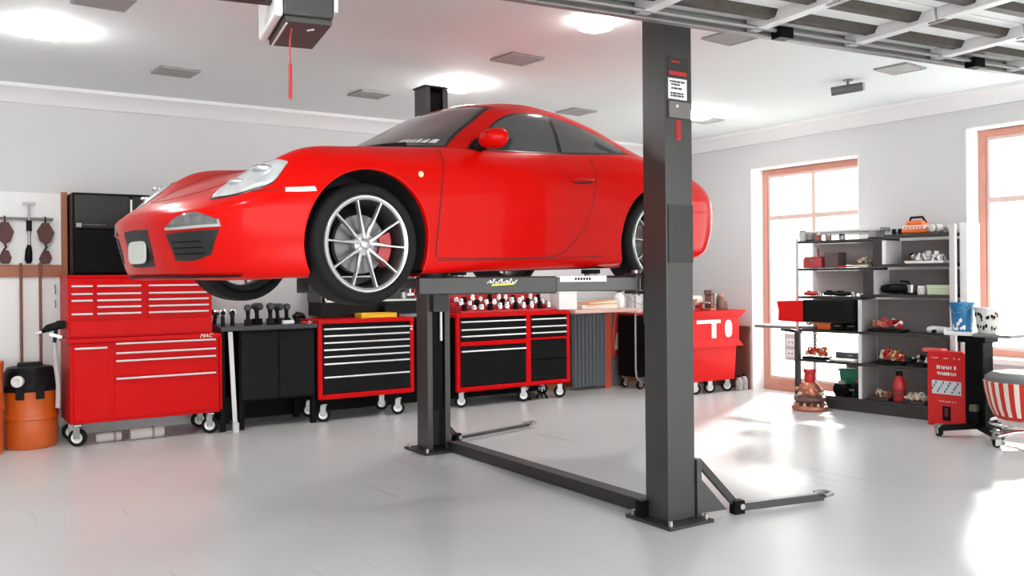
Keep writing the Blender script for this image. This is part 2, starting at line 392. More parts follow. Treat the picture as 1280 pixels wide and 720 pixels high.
body = link('body_shell', cut_arches(full), RED, car, smooth=180)
roof = link('roof_shell', (lambda m: m.build('roof_shell', RED, car, smooth=180).data)(gfull), None, None) if False else gfull.build('roof_shell', RED, car, smooth=180)
# rolled arch edges and dark wheel wells
for cx, cz, r in ARCH:
    for s in (-1, 1):
        lip = MB(); n = 40; a0, a1 = R(-24), R(204); sec = 4
        vs = []; fs = []
        well = MB(); wv = []
        for k in range(n+1):
            t = a0+(a1-a0)*k/n
            x, z = cx+(r+.002)*math.cos(t), cz+(r+.002)*math.sin(t)
            y = side_y(x, max(z, .2), s)
            ux, uz = math.cos(t), math.sin(t)
            for dr, dy in ((.004, .0015), (.0, .004), (-.006, .001), (-.009, -.006), (-.007, -.030)):
                vs.append((cx+(r+dr)*ux, y+s*dy, cz+(r+dr)*uz))
            wv.append((cx+(r-.003)*ux, y-s*.010, cz+(r-.003)*uz)); wv.append((cx+(r-.003)*ux, s*.50, cz+(r-.003)*uz))
        for k in range(n):
            for j in range(4): fs.append((k*5+j, (k+1)*5+j, (k+1)*5+j+1, k*5+j+1))
        lip.add(vs, fs).build('wheel_arch_lip', RED, car, smooth=60)
        wf = [(2*k, 2*k+1, 2*k+3, 2*k+2) for k in range(n)]
        b = len(wv); wv.append((cx, s*.50, cz))
        wf += [(2*k+1, b, 2*k+3) for k in range(n)]
        well.add(wv, wf).build('wheel_well', DARKIN, car, smooth=60)
# dark floor pan
pan = MB(); pan.prism([(-.78, .19), (-.6, .155), (3.0, .165), (3.25, .27), (3.1, .34), (2.85, .30), (2.75, .25), (1.95, .25), (1.9, .19), (.45, .19), (.38, .26), (-.38, .26), (-.45, .2)], -.52, .52, 'y')
pan.box(.42, 1.9, -.80, .80, .17, .20)
pan.build('underbody_panel', BLACKM, car)

# ---- panels laid onto the shell by casting along a direction
def cast(p, d, off, bvh=None):
    p = Vector(p); d = Vector(d).normalized()
    h = (bvh or BOTH).ray_cast(p-d*2.5, d)
    if h[0] is None: return None
    n = h[1]
    if n.dot(d) > 0: n = -n
    return h[0]+n*off
def resamp(pts, n):
    pts = [Vector(p) for p in pts]; L = [0]
    for a, b in zip(pts, pts[1:]): L.append(L[-1]+(b-a).length)
    out = []; j = 0
    for k in range(n+1):
        s_ = L[-1]*k/n
        while j < len(pts)-2 and L[j+1] < s_: j += 1
        t = (s_-L[j])/max(L[j+1]-L[j], 1e-9); out.append(pts[j].lerp(pts[j+1], min(max(t, 0), 1)))
    return out
def curve(pts, n=40):
    return resamp(spline([Vector(p) for p in pts], 8), n)
VIEW = {'side': (lambda s: ((lambda u, v: (u, -s*0, v)), Vector((0, -s, 0)))),}
def p3(pt, view, s):
    # 2-D outline point -> point before the shell: side (x,z), front (y,z), top (x,y)
    if view == 'side': return Vector((pt[0], 0, pt[1])), Vector((0, -s, 0))
    if view == 'front': return Vector((0, s*pt[0], pt[1])), Vector((1, 0, 0))
    if view == 'rear': return Vector((3, s*pt[0], pt[1])), Vector((-1, 0, 0))
    if view == 'corner': return None
    if view == 'top': return Vector((pt[0], s*pt[1], 1)), Vector((0, 0, -1))
def patch(name, bot, top, view, s, off, m, n=40, k=14, parent=None, thick=0.006, d=None, smooth=True, bulge=0., bvh=None, corner=None):
    B = curve(bot, n) if smooth else resamp(bot, n); T = curve(top, n) if smooth else resamp(top, n)
    vs = []; fs = []
    for i in range(n+1):
        for j in range(k+1):
            q = B[i].lerp(T[i], j/k)
            if corner:
                # outline given along the wrap-round (u = distance across a diagonal plane)
                o_, du, dd = corner; P = o_+du*q[0]+Vector((0, 0, q[1])); P.y *= s; D = Vector((dd.x, dd.y*s, dd.z))
            else: P, D = p3(q, view, s)
            w_ = math.sin(PI*i/n)*math.sin(PI*j/k)
            h = cast(P, D, off+bulge*max(w_, 0)**.5, bvh)
            if h is None: h = vs[-1] if vs else P
            vs.append(Vector(h))
    for i in range(n):
        for j in range(k): fs.append((i*(k+1)+j, (i+1)*(k+1)+j, (i+1)*(k+1)+j+1, i*(k+1)+j+1))
    # skirt back to the shell so the piece has thickness
    ring = [i*(k+1) for i in range(n+1)] + [n*(k+1)+j for j in range(1, k+1)] + [i*(k+1)+k for i in range(n-1, -1, -1)] + [j for j in range(k-1, 0, -1)]
    ctr = sum(vs, Vector())/len(vs)
    _, _D = (None, Vector((corner[2].x, corner[2].y*s, corner[2].z))) if corner else p3(B[0], view, s)
    b = len(vs)
    for i in ring: vs.append(vs[i]+_D.normalized()*thick)
    L = len(ring)
    fs += [(ring[i], ring[(i+1) % L], b+(i+1) % L, b+i) for i in range(L)]
    return MB().add(vs, fs).build(name, m, parent or car, smooth=50)
def ribbon(name, pts, view, s, wd, m, off=.0012, n=60, parent=None, smooth=True, closed=False, bvh=None):
    P2 = curve(pts, n) if smooth else resamp(pts, n)
    H = []; D = None
    for q in P2:
        P, D = p3(q, view, s); h = cast(P, D, off, bvh)
        if h is not None: H.append(h)
    return tube_strip(name, H, wd, m, parent, D)
def tube_strip(name, H, wd, m, parent, D):
    vs = []; fs = []
    for i, p in enumerate(H):
        t = (H[min(i+1, len(H)-1)]-H[max(i-1, 0)]).normalized(); a = t.cross(D).normalized()*wd/2
        vs += [p-a, p+a, p+a+D*.004, p-a+D*.004]
    for i in range(len(H)-1):
        for j in range(4): fs.append((i*4+j, i*4+(j+1) % 4, i*4+4+(j+1) % 4, i*4+4+j))
    return MB().add(vs, fs).build(name, m, parent or car, smooth=60)
GAP = mat('dark_panel_gap', (.05, .002, .002), .7, noise=.1)
TRIM = mat('black_window_trim', (.012, .012, .012), .35, noise=.1)
for s in (-1, 1):
    # side glass: door window and quarter window over one black surround
    bot = [(.80, .912), (1.2, .920), (1.7, .936), (2.1, .960), (2.28, .978)]
    top = [(.80, .916), (.98, 1.045), (1.20, 1.172), (1.36, 1.206), (1.52, 1.208), (1.75, 1.180), (2.0, 1.120), (2.18, 1.050), (2.28, .981)]
    patch('window_trim', bot, top, 'side', s, .0025, TRIM, n=60, k=16)
    def inner(x0, x1, e=.014):
        bb = [p for p in curve(bot, 200) if x0 <= p[0] <= x1]; tt = [p for p in curve(top, 300) if x0 <= p[0] <= x1]
        return [(p[0], p[1]+e) for p in bb], [(p[0], max(p[1]-e, p[1]*0+0)) for p in tt]
    b1, t1 = inner(.93, 1.555); patch('door_glass', b1, t1, 'side', s, .0055, GLASSD, smooth=False)
    b2, t2 = inner(1.585, 2.225); patch('quarter_glass', b2, t2, 'side', s, .0055, GLASSD, smooth=False)
# windscreen and rear window
def screen(name, base, head, off, m, view, n=40, k=16, parent=None):
    return patch(name, base, head, view, 1, off, m, n=n, k=k, parent=parent)
Yc = lambda pts: pts
wb = [(-.655, .925), (-.45, .945), (0, .955), (.45, .945), (.655, .925)]
wh = [(-.515, 1.225), (-.35, 1.247), (0, 1.256), (.35, 1.247), (.515, 1.225)]
screen('windscreen_trim', [(y*1.02, z-.012) for y, z in wb], [(y*1.03, z+.010) for y, z in wh], .002, TRIM, 'front')
ws = screen('windscreen', wb, wh, .005, GLASSD, 'front')
screen('rear_window', [(-.42, .985), (0, 1.0), (.42, .985)], [(-.44, 1.15), (0, 1.185), (.44, 1.15)], .004, GLASSD, 'rear')
# doors: separate outer skins with a dark gap round them, flush handles
for s in (-1, 1):
    db = [(.45, .252), (.8, .245), (1.2, .245), (1.42, .258), (1.50, .285)]
    dt = [(.555, .893), (.95, .899), (1.3, .906), (1.55, .915), (1.795, .917)]
    fr = curve([(.45, .252), (.462, .45), (.49, .65), (.555, .893)], 30)
    re_ = curve([(1.50, .285), (1.65, .42), (1.74, .60), (1.785, .77), (1.795, .917)], 30)
    k = 30; n = 40; vs = []; fs = []
    B = curve(db, n); T = curve(dt, n)
    for i in range(n+1):
        u = i/n
        for j in range(k+1):
            v = j/k
            q = B[i]*(1-v)+T[i]*v + fr[j]*(1-u)+re_[j]*u - (B[0]*(1-u)*(1-v)+B[n]*u*(1-v)+T[0]*(1-u)*v+T[n]*u*v)
            P, D = p3(q, 'side', s); h = cast(P, D, .0022, BODY); vs.append(h)
    for i in range(n):
        for j in range(k): fs.append((i*(k+1)+j, (i+1)*(k+1)+j, (i+1)*(k+1)+j+1, i*(k+1)+j+1))
    door = MB().add(vs, fs).build('door', RED, car, smooth=60)
    edge = [(p[0], p[1]) for p in T[::-1]]
    per = [(p[0], p[1]) for p in fr[::-1]]+[(p[0], p[1]) for p in B[1:]]+[(p[0], p[1]) for p in re_[1:]]
    ribbon('door_gap', per, 'side', s, .006, GAP, .0028, n=140, parent=door, smooth=False, bvh=BODY)
    # handle
    hp = lambda x, z, o_: cast(Vector((x, 0, z)), Vector((0, -s, 0)), o_, BODY)
    hm = MB(); hm.tube([hp(1.555, .742, .004), hp(1.57, .745, .022), hp(1.66, .752, .026), hp(1.745, .757, .022), hp(1.76, .757, .004)], [.008, .012, .013, .012, .008], 10)
    hm.build('door_handle', RED, door, smooth=60)
    patch('handle_recess', [(1.57, .728), (1.66, .728), (1.75, .738)], [(1.57, .757), (1.66, .768), (1.75, .770)], 'side', s, .003, GAP, n=16, k=5, parent=door)
    # side indicator, round badge, sill strip
    mk = patch('side_marker', [(-.480, .598), (-.40, .600), (-.318, .606)], [(-.477, .620), (-.40, .625), (-.325, .630)], 'side', s, .004, mat('clear_marker_lens', (.80, .74, .66), .15, coat=.6, noise=.04), n=16, k=5)
    c_ = hp(.345, .726, .003)
    bd = MB()
    for rr, hh in ((.017, 0),): bd.lathe([(.0, .006), (.008, .0065), (.010, .004), (.016, .004), (.018, 0)], 20, 'y')
    bd.v = [(x, -s*abs(y)*-1*-1 if False else s*abs(y), z) for x, y, z in bd.v]
    bd.build('fender_badge', mat('pale_gold_badge', (.75, .62, .40), .3, .6, noise=.1), car, loc=c_)
    ribbon('sill_gap', [(.46, .238), (.9, .236), (1.4, .238), (1.86, .25)], 'side', s, .005, GAP, .0015, parent=None, bvh=BODY)
    ribbon('bumper_gap', [(-.47, .610), (-.54, .608), (-.63, .60)], 'side', s, .005, GAP, .0012, n=20, bvh=BODY)
# bonnet shut lines
ribbon('bonnet_gap', [(-.72, -.33), (-.5, -.50), (-.25, -.57), (.1, -.59), (.42, -.56)], 'top', 1, .006, GAP, .0012, bvh=BODY)
ribbon('bonnet_gap', [(-.72, .33), (-.5, .50), (-.25, .57), (.1, .59), (.42, .56)], 'top', 1, .006, GAP, .0012, bvh=BODY)
ribbon('bonnet_gap', [(-.72, -.33), (-.80, -.17), (-.82, 0), (-.80, .17), (-.72, .33)], 'top', 1, .006, GAP, .0012, bvh=BODY)
# headlights
LENS = mat('clear_headlight_lens', (.58, .60, .61), .06, .30, .8, noise=.38, nscale=9)
LAMPC = mat('headlight_reflector', (.75, .77, .80), .1, .9, noise=.1, nscale=30)
for s in (-1, 1):
    # oval laid on the front of the wing, outline in (x, y) seen from above
    bot = [(-.752, .575), (-.70, .662), (-.62, .735), (-.52, .785), (-.425, .762)]
    top = [(-.752, .573), (-.70, .545), (-.61, .565), (-.50, .645), (-.425, .760)]
    bez = patch('headlight_bezel', [(x*1.02-.0, y+.006) for x, y in bot], [(x*1.02, y-.006) for x, y in top], 'top', s, .0015, TRIM, n=36, k=12, bvh=BODY)
    hl = patch('headlight', bot, top, 'top', s, .005, LENS, n=36, k=12, bulge=.012, bvh=BODY)
    for fx, fy, rr in ((-.535, .70, .055), (-.645, .64, .042)):
        c_ = cast(Vector((fx, s*fy, 1)), Vector((0, 0, -1)), .012, BODY)
        MB().ball((0, 0, 0), rr, 1.1, .9, .35).build('lamp_ring', LAMPC, hl, loc=c_)
# front bumper: side intakes, lamps, centre intake, plate
INT = mat('intake_mesh_black', (.010, .010, .010), .55, noise=.3, nscale=80)
for s in (-1, 1):
    ik = patch('side_intake', [(.40, .262), (.48, .256), (.55, .260), (.63, .285)], [(.37, .40), (.48, .405), (.56, .408), (.695, .412)], 'front', s, .003, INT, n=30, k=10, smooth=False, bvh=BODY)
    for z_ in (.295, .325, .355):
        H = [cast(Vector((0, s*y, z_)), Vector((1, 0, 0)), .006, BODY) for y in [.41+.022*i for i in range(10)]]
        tube_strip('intake_slat', [h for h in H if h], .007, BLACK, ik, Vector((1, 0, 0)))
    dl = patch('daytime_lamp', [(.37, .418), (.48, .418), (.58, .420), (.700, .425)], [(.40, .445), (.49, .485), (.59, .500), (.695, .462)], 'front', s, .006, mat('smoked_lamp_lens', (.20, .20, .20), .08, .5, .6, noise=.7, nscale=25), n=26, k=8, bvh=BODY)
    ribbon('lamp_strip', [(.38, .425), (.48, .424), (.58, .427), (.698, .432)], 'front', s, .014, CHROME, .009, n=26, parent=dl, bvh=BODY)
patch('centre_intake', [(-.17, .235), (0, .23), (.17, .235)], [(-.18, .43), (0, .435), (.18, .43)], 'front', 1, .003, INT, n=30, k=8, smooth=False, bvh=BODY)
MB().prism([(.13*math.copysign(abs(math.cos(2*PI*k/40))**.4, math.cos(2*PI*k/40)), .062*math.copysign(abs(math.sin(2*PI*k/40))**.5, math.sin(2*PI*k/40))) for k in range(40)], -.012, 0, 'x').build('number_plate', mat('blank_grey_white_plate', (.62, .62, .58), .4, noise=.02), car, bev=.004, loc=(-.936, 0, .312))
patch('front_lip', [(-.70, .176), (-.4, .176), (0, .18), (.4, .176), (.70, .176)], [(-.72, .186), (-.4, .187), (0, .188), (.4, .187), (.72, .186)], 'front', 1, .010, BLACK, n=40, k=3, bvh=BODY)
# tail: lamps, bumper gap, spoiler, exhausts
TL = mat('red_tail_lens', (.55, .01, .012), .08, 0, .8, noise=.1)
for s in (-1, 1):
    tl = patch('tail_lamp', [(.40, .60), (.55, .59), (.66, .585), (.745, .60)], [(.40, .655), (.55, .668), (.64, .675), (.725, .665)], 'rear', s, .005, TL, n=24, k=8, bvh=BODY)
    patch('reverse_lens', [(.50, .605), (.58, .603)], [(.50, .625), (.58, .627)], 'rear', s, .009, WHITEP, n=8, k=4, parent=tl, smooth=False, bvh=BODY)
    ex = MB().lathe([(.038, 0), (.045, 0), (.045, .12), (.038, .12)], 24, 'x', closed=True)
    ex.build('exhaust_tip', CHROME, car, loc=(3.30, s*.45, .30))
    patch('rear_bumper_strip', [(.30, .455), (.5, .453), (.70, .455)], [(.30, .475), (.5, .475), (.70, .475)], 'rear', s, .004, mat('silver_bumper_strip', (.7, .68, .66), .3, .3, noise=.05), n=20, k=3, bvh=BODY)
patch('spoiler', [(-.52, .79), (0, .80), (.52, .79)], [(-.50, .805), (0, .825), (.50, .805)], 'rear', 1, .03, RED, n=30, k=6, thick=.05)
# mirrors
for s in (-1, 1):
    mr = MB(); rings = []
    cx, cy, cz = .865, s*.89, .968
    prof = [(-.080, .25), (-.068, .66), (-.042, .90), (0, 1.0), (.035, .98), (.052, .90)]
    vs = []; fs = []; n = 24
    for dx, q in prof:
        for k in range(n):
            t = 2*PI*k/n
            cs, sn = math.cos(t), math.sin(t)
            e = lambda a: math.copysign(abs(a)**.75, a)
            vs.append((cx+dx+.02*e(cs)*0, cy+.088*q*e(cs), cz+.058*q*e(sn)+.006*e(cs)*s))
    for i in range(len(prof)-1):
        for k in range(n): fs.append((i*n+k, i*n+(k+1) % n, (i+1)*n+(k+1) % n, (i+1)*n+k))
    fs.append(tuple(range(n))); 
    mo = mr.add(vs, fs).build('door_mirror', RED, car, smooth=60)
    g = MB(); g.add([(cx+.046, cy+.078*math.copysign(abs(math.cos(2*PI*k/n))**.75, math.cos(2*PI*k/n)), cz+.050*math.copysign(abs(math.sin(2*PI*k/n))**.75, math.sin(2*PI*k/n))) for k in range(n)], [tuple(range(n))])
    g.build('mirror_glass', CHROME, mo)
    a = MB(); a.tube([(.86, s*.715, .915), (.86, s*.78, .925), (.865, s*.84, .95), (.865, s*.87, .965)], [.030, .026, .024, .026], 12)
    a.build('mirror_arm', BLACK, mo)
    tr = patch('mirror_base', [(.80, .914), (.86, .914), (.93, .916)], [(.80, .918), (.86, .965), (.93, 1.005)], 'side', s, .007, BLACK, n=12, k=6, parent=mo, smooth=False)
for k in range(6):
    y_ = -.615+.043*k
    patch('white_sticker', [(y_, .947+.004*k), (y_+.03, .949+.004*k)], [(y_+.006, .972+.004*k), (y_+.028, (.964 if k % 2 else .974)+.004*k)], 'front', 1, .009, WHITEP, n=4, k=2, parent=ws, smooth=False)
# wipers
for y0, y1 in ((-.45, .05), (.05, .50)):
    H = [cast(Vector((0, y0+(y1-y0)*t, .955+.02*t)), Vector((1, 0, 0)), .012) for t in [i/8 for i in range(9)]]
    tube_strip('wiper', [h for h in H if h], .012, BLACK, car, Vector((1, 0, 0)))
# wheels
def lathe_y(prof, n, closed=False): return MB().lathe([(r, -h) for r, h in prof], n, 'y', closed)
def spoke_mesh():
    m = MB(); n = 10
    for k in range(n):
        a = 2*PI*k/n+R(6)
        ca, sa = math.cos(a), math.sin(a)
        pa = 2*PI*(k//2*2+.5)/n+R(6)                # each pair leaves a shared root on the hub
        ra = a*.5+pa*.5
        sec = []
        for r_, ang, w_, y_, th in ((.030, pa*.5+a*.5, .024, .024, .030), (.075, a*.8+pa*.2, .020, .019, .028), (.15, a, .0115, .010, .026), (.215, a, .0115, .003, .024), (.246, a, .016, .0, .022)):
            ex = Vector((math.cos(ang), 0, math.sin(ang))); et = Vector((-math.sin(ang), 0, math.cos(ang)))
            c_ = ex*r_+Vector((0, y_, 0))
            sec.append([c_-et*w_/2, c_-et*w_*.30+Vector((0, -.004, 0)), c_+et*w_*.30+Vector((0, -.004, 0)), c_+et*w_/2, c_+et*w_*.42+Vector((0, th, 0)), c_-et*w_*.42+Vector((0, th, 0))])
        vs = [p for q in sec for p in q]; fs = []
        for i in range(len(sec)-1):
            for j in range(6): fs.append((i*6+j, i*6+(j+1) % 6, i*6+6+(j+1) % 6, i*6+6+j))
        fs += [tuple(range(6)), tuple(range(len(vs)-1, len(vs)-7, -1))]
        m.add(vs, fs)
    return m
def wheel(x, y, z, s, steer, camber=0):
    o = bpy.data.objects.new('wheel', None); C.objects.link(o); o.parent = car
    o.location = (x, y, z); o.rotation_euler = (0, R(11), steer + (0 if s < 0 else PI))
    # tyre
    sec = [(.262, .012), (.268, -.004), (.285, -.014), (.305, -.012), (.320, -.002), (.329, .018), (.3315, .05), (.332, .110), (.3315, .17), (.329, .20), (.318, .222), (.300, .234), (.280, .232), (.266, .222), (.262, .206)]
    t = lathe_y(sec, 72, True); t.build('tyre', RUBBER, o, smooth=50)
    g = MB()
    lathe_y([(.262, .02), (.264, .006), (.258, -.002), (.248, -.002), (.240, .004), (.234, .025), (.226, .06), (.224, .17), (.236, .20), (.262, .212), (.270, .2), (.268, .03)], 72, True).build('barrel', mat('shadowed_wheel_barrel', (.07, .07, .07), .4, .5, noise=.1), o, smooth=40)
    lathe_y([(.2655, .012), (.2665, -.001), (.260, -.009), (.248, -.009), (.2395, -.002), (.2385, .012), (.2625, .020)], 72, True).build('rim', RIM, o, smooth=40)
    spoke_mesh().build('spokes', RIM, o, smooth=40)
    hub = lathe_y([(.0, .012), (.024, .012), (.030, .016), (.034, .024), (.062, .030), (.066, .05), (.05, .12), (0, .12)], 32)
    hub.build('hub', RIM, o, smooth=35)
    for k in range(5):
        a = 2*PI*k/5+R(10); MB().cyl((.047*math.cos(a), .034, .047*math.sin(a)), (.047*math.cos(a), .016, .047*math.sin(a)), .009, 8).build('wheel_bolt', STEEL, o)
    lathe_y([(.05, .075), (.160, .075), (.163, .080), (.163, .105), (.05, .105)], 48, True).build('brake_disc', mat('dull_disc_steel', (.16, .16, .16), .45, .6, noise=.2, nscale=30), o, smooth=35)
    ca = MB(); 
    n = 10; vs = []; fs = []
    for k in range(n+1):
        a = R(-30+62*k/n)
        for rr, yy in ((.115, .058), (.190, .055), (.200, .07), (.200, .12), (.115, .12)):
            vs.append((rr*math.cos(a), yy, rr*math.sin(a)))
    for k in range(n):
        for j in range(5): fs.append((k*5+j, k*5+(j+1) % 5, k*5+5+(j+1) % 5, k*5+5+j))
    fs += [tuple(range(5)), tuple(range(n*5+4, n*5-1, -1))]
    ca.add(vs, fs).build('brake_caliper', mat('red_brake_caliper', (.42, .010, .010), .4, coat=.1, noise=.05), o, bev=.004)
wheel(-.022, -.868, .332, -1, R(0)); wheel(-.022, .855, .332, 1, R(0))
wheel(2.37, -.895, .345, -1, 0); wheel(2.37, .895, .345, 1, 0)
# ------------------------------------------------------------------ two post lift
LX, LY = 3.77, 5.45
lift = thing('car_lift', 'charcoal two post car lift holding up the red coupe', 'car lift', (LX, LY, 0))
def LM(): m = MB(); m.M = Matrix.Translation((-LX, -LY, 0)); return m
def post(cx, cy, f, H):
    # C channel: closed side away from the car, mouth towards f (+1 = +y)
    w, d, t = .22, .20, .014
    yo = cy-f*d/2; yi = cy+f*d/2
    lo = lambda a, b: (min(a, b), max(a, b))
    # one closed C profile in plan, extruded
    prof = [(cx-w/2, yo), (cx+w/2, yo), (cx+w/2, yi), (cx+w/2-.05, yi), (cx+w/2-.05, yi-f*t), (cx+w/2-t, yi-f*t), (cx+w/2-t, yo+f*t), (cx-w/2+t, yo+f*t), (cx-w/2+t, yi-f*t), (cx-w/2+.05, yi-f*t), (cx-w/2+.05, yi), (cx-w/2, yi)]
    o = LM().prism(prof, .02, H, 'z').build('post', POSTG, lift, bev=.004)
    LM().box(cx-w/2-.012, cx+w/2+.012, cy-d/2-.012, cy+d/2+.012, H, H+.012).build('post_cap', POSTD, o)
    LM().box(cx-.19, cx+.17, cy-.20, cy+.20, 0, .02).build('base_plate', POSTD, o, bev=.003)
    for bx in (-.155, .135):
        for by in (-.165, .165):
            LM().cyl((cx+bx, cy+by, .02), (cx+bx, cy+by, .05), .014, 6).build('anchor_bolt', STEEL, o)
    LM().box(cx-.055, cx+.055, *lo(yi-f*.05, yi-f*.03), .36, H-.05).build('channel_cover', BLACKM, o)
    LM().cyl((cx+.03, yi-f*.015, .95), (cx+.03, yi-f*.015, H-.2), .013, 12).build('lift_cylinder', ALU, o, smooth=60)
    # carriage riding in the channel, with the arm pivot block
    c = LM().box(cx-.075, cx+.075, *lo(yi-f*.03, yi+f*.05), 1.20, 1.80).box(cx-.15, cx+.15, *lo(yi+f*.02, yi+f*.14), 1.382, 1.400).box(cx-.15, cx+.15, *lo(yi+f*.02, yi+f*.14), 1.49, 1.51).build('carriage', POSTD, lift, bev=.005)
    for sx in (-1, 1): LM().cyl((cx+sx*.085, yi+f*.10, 1.372), (cx+sx*.085, yi+f*.10, 1.53), .028, 16).build('pivot_pin', STEEL, c, smooth=40)
    return o
POST_N = (3.83, 4.05); POST_F = (3.71, 6.85)
pn = post(*POST_N, 1, 3.12); pf = post(*POST_F, -1, 3.12)
LM().box(POST_N[0]-.055, POST_N[0]+.065, POST_N[1]+.13, POST_F[1]-.13, 0, .085).build('floor_beam', POSTD, lift, bev=.008)
# arms: outer sleeve pinned at the carriage, inner extension, lifting pad under the sill
CR = Matrix.Translation((CARX, CARY, CARZ)) @ Euler((0, -CARPIT, CARYAW)).to_matrix().to_4x4()
def lift_arm(p0, local, w=.13, split=.45, top_pad=True):
    e = CR @ Vector(local); p0 = Vector(p0); zc = 1.445
    q = Vector((e.x, e.y, zc)); a = Vector((p0.x, p0.y, zc)); d = (q-a).normalized()
    mid = a.lerp(q, split)
    o = LM().bar(a, mid+d*.0, w*.78, .085).build('lift_arm', POSTG, lift, bev=.006)
    s_ = LM().bar(mid-d*.05, q+d*.085, w, .105)
    s_.build('arm_sleeve', POSTD, o, bev=.010)
    pad = LM().cyl((q.x, q.y, zc+.045), (q.x, q.y, e.z+.159-.03), .045, 20).build('pad_screw', STEEL, o, smooth=40)
    LM().cyl((q.x, q.y, e.z+.159-.03), (q.x, q.y, e.z+.159), .065, 24).build('lifting_pad', RUBBER, o, smooth=40)
    return o, a, q, mid, d
fa, a_, q_, m_, d_ = lift_arm((3.745, 4.26), (.50, -.72, 0))
lift_arm((3.915, 4.26), (1.84, -.74, 0), split=.5)
lift_arm((3.625, 6.64), (.50, .72, 0)); lift_arm((3.795, 6.64), (1.84, .74, 0), split=.5)
# maker's decal on the near sleeve: pale script over a yellow stroke
n_ = Vector((-d_.y, d_.x, 0)); n_ = n_ if n_.dot(Vector((0, -1, 0))) > 0 else -n_
pos = m_.lerp(q_, .42) + n_*.0665
rt = Matrix((Vector((-n_.y, n_.x, 0)), Vector((0, 0, 1)), n_)).transposed().to_4x4()
dec = LM()
for k in range(11):
    x = -.085+.017*k; h = .010+.008*((k*7) % 3)
    dec.M = Matrix.Translation((-LX, -LY, 0)) @ Matrix.Translation(pos) @ rt
    dec.bar((x, .012, 0), (x+.006, .012+h, 0), .006, .001, up=(0, 0, 1))
    dec.bar((x-.004, .013+(k % 2)*h, 0), (x+.014, .014+((k+1) % 2)*h, 0), .005, .001, up=(0, 0, 1))
dec.build('pale_decal', WHITEP, fa, smooth=0)
dec = LM(); dec.M = Matrix.Translation((-LX, -LY, 0)) @ Matrix.Translation(pos) @ rt
dec.add([(-.065, -.004, 0), (.08, .004, 0), (.08, .012, 0), (-.05, .009, 0)], [(0, 1, 2, 3)]).build('yellow_decal', mat('acid_yellow_decal', (.72, .78, .05), .5, noise=.1), fa, smooth=0)
pos2 = a_.lerp(m_, .62)+n_*.054+Vector((0, 0, .03))
dec = LM(); dec.M = Matrix.Translation((-LX, -LY, 0)) @ Matrix.Translation(pos2) @ rt
dec.box(-.15, .15, -.014, .022, -.002, .002).build('white_label_strip', WHITEP, fa)
dec = LM(); dec.M = Matrix.Translation((-LX, -LY, 0)) @ Matrix.Translation(pos2) @ rt
for k in range(6): dec.box(-.055+.018*k, -.043+.018*k, -.004, .012, .002, .003)
dec.build('label_marks', BLACK, fa)
# plates and stickers on the outer face of the near post
yo = POST_N[1]-.10; X0_, X1_ = POST_N[0]-.095, POST_N[0]+.095
LM().box(X0_, X1_+.012, yo-.006, yo, 1.57, 1.92).build('dark_panel', mat('near_black_plate', (.014, .014, .014), .4, noise=.15), pn)
st = LM().box(X0_+.005, X1_-.02, yo-.004, yo, 2.69, 2.81).build('black_notice', mat('black_notice_sheet', (.022, .022, .022), .5, noise=.1), pn)
LM().box(X0_+.015, X1_-.03, yo-.006, yo-.004, 2.70, 2.722).build('red_bar', REDD, st)
m = LM()
for k in range(4): m.box(X0_+.035+.018*k, X0_+.048+.018*k, yo-.006, yo-.004, 2.775, 2.786)
m.build('red_marks', REDD, st)
st = LM().box(X0_+.01, X1_-.028, yo-.004, yo, 2.555, 2.68).build('white_notice', WHITEP, pn)
m = LM()
for z_, n__, off in ((2.66, 7, 0), (2.643, 4, .01), (2.62, 5, .012), (2.59, 6, .004), (2.575, 6, .006)):
    for k in range(n__): m.box(X0_+.022+off+.018*k, X0_+.035+off+.018*k+.003*(k % 2), yo-.006, yo-.004, z_-.005, z_+.005)
m.build('notice_marks', mat('dark_print', (.03, .03, .03), .6, noise=.1), st)
LM().box(X0_+.005, X1_-.01, yo-.02, yo, 2.44, 2.54).build('switch_box', mat('warm_grey_box', (.17, .155, .145), .4, noise=.1), pn, bev=.006)
LM().ball((X0_+.06, yo-.022, 2.51), .010).build('pilot_lamp', WHITEP, pn)
m = LM(); x0, x1, z0, z1, t = X0_+.07, X0_+.108, 2.31, 2.43, .008
st = m.box(x0, x1, yo-.004, yo, z0, z1).build('red_tag', REDD, pn)
LM().box(x0+t, x1-t, yo-.006, yo-.004, z0+t, z1-t).build('tag_field', mat('deep_red_field', (.35, .01, .012), .5, noise=.1), st)
# foot bracket, strut and floor bar on the window side of each post
def foot(cx, cy, ang, L, hh, bw):
    T = Matrix.Translation((-LX, -LY, 0)) @ Matrix.Translation((cx, cy, 0)) @ Matrix.Rotation(ang, 4, 'Z')
    def F(): m = MB(); m.M = T; return m
    o = F().box(.0, .035, -.03, .055, .02, hh).build('foot_bracket', POSTG, lift, bev=.003)
    F().bar((.03, .01, hh-.015), (.31*hh/.37, .01, .06), .035, .045).build('diagonal_strut', POSTD, o, bev=.004)
    F().prism([(.035, .03), (.25*hh/.37, .03), (.035, hh*.72)], .012, .020, 'y').build('gusset', POSTG, o)
    jx = .33*hh/.37
    F().box(jx-.05, jx+.03, -.03, .03, .0, .085).build('joint_block', BLACKM, o, bev=.006)
    F().cyl((jx, -.045, .05), (jx, .045, .05), .018, 10).build('joint_bolt', STEEL, o)
    F().bar((jx+.02, 0, .04), (L, 0, .035), bw, bw*.9).build('floor_bar', POSTG, o, bev=.004)
    F().bar((jx+.03, 0, .04+bw*.5), (L-.05, 0, .035+bw*.5), bw*.55, .006).build('bar_top_strip', STEEL, o)
    F().tube([(L-.02, -.05, .05), (L+.05, -.04, .055), (L+.06, 0, .055), (L+.05, .04, .055), (L-.02, .05, .05)], .014, 8).build('end_fork', STEEL, o, smooth=60)
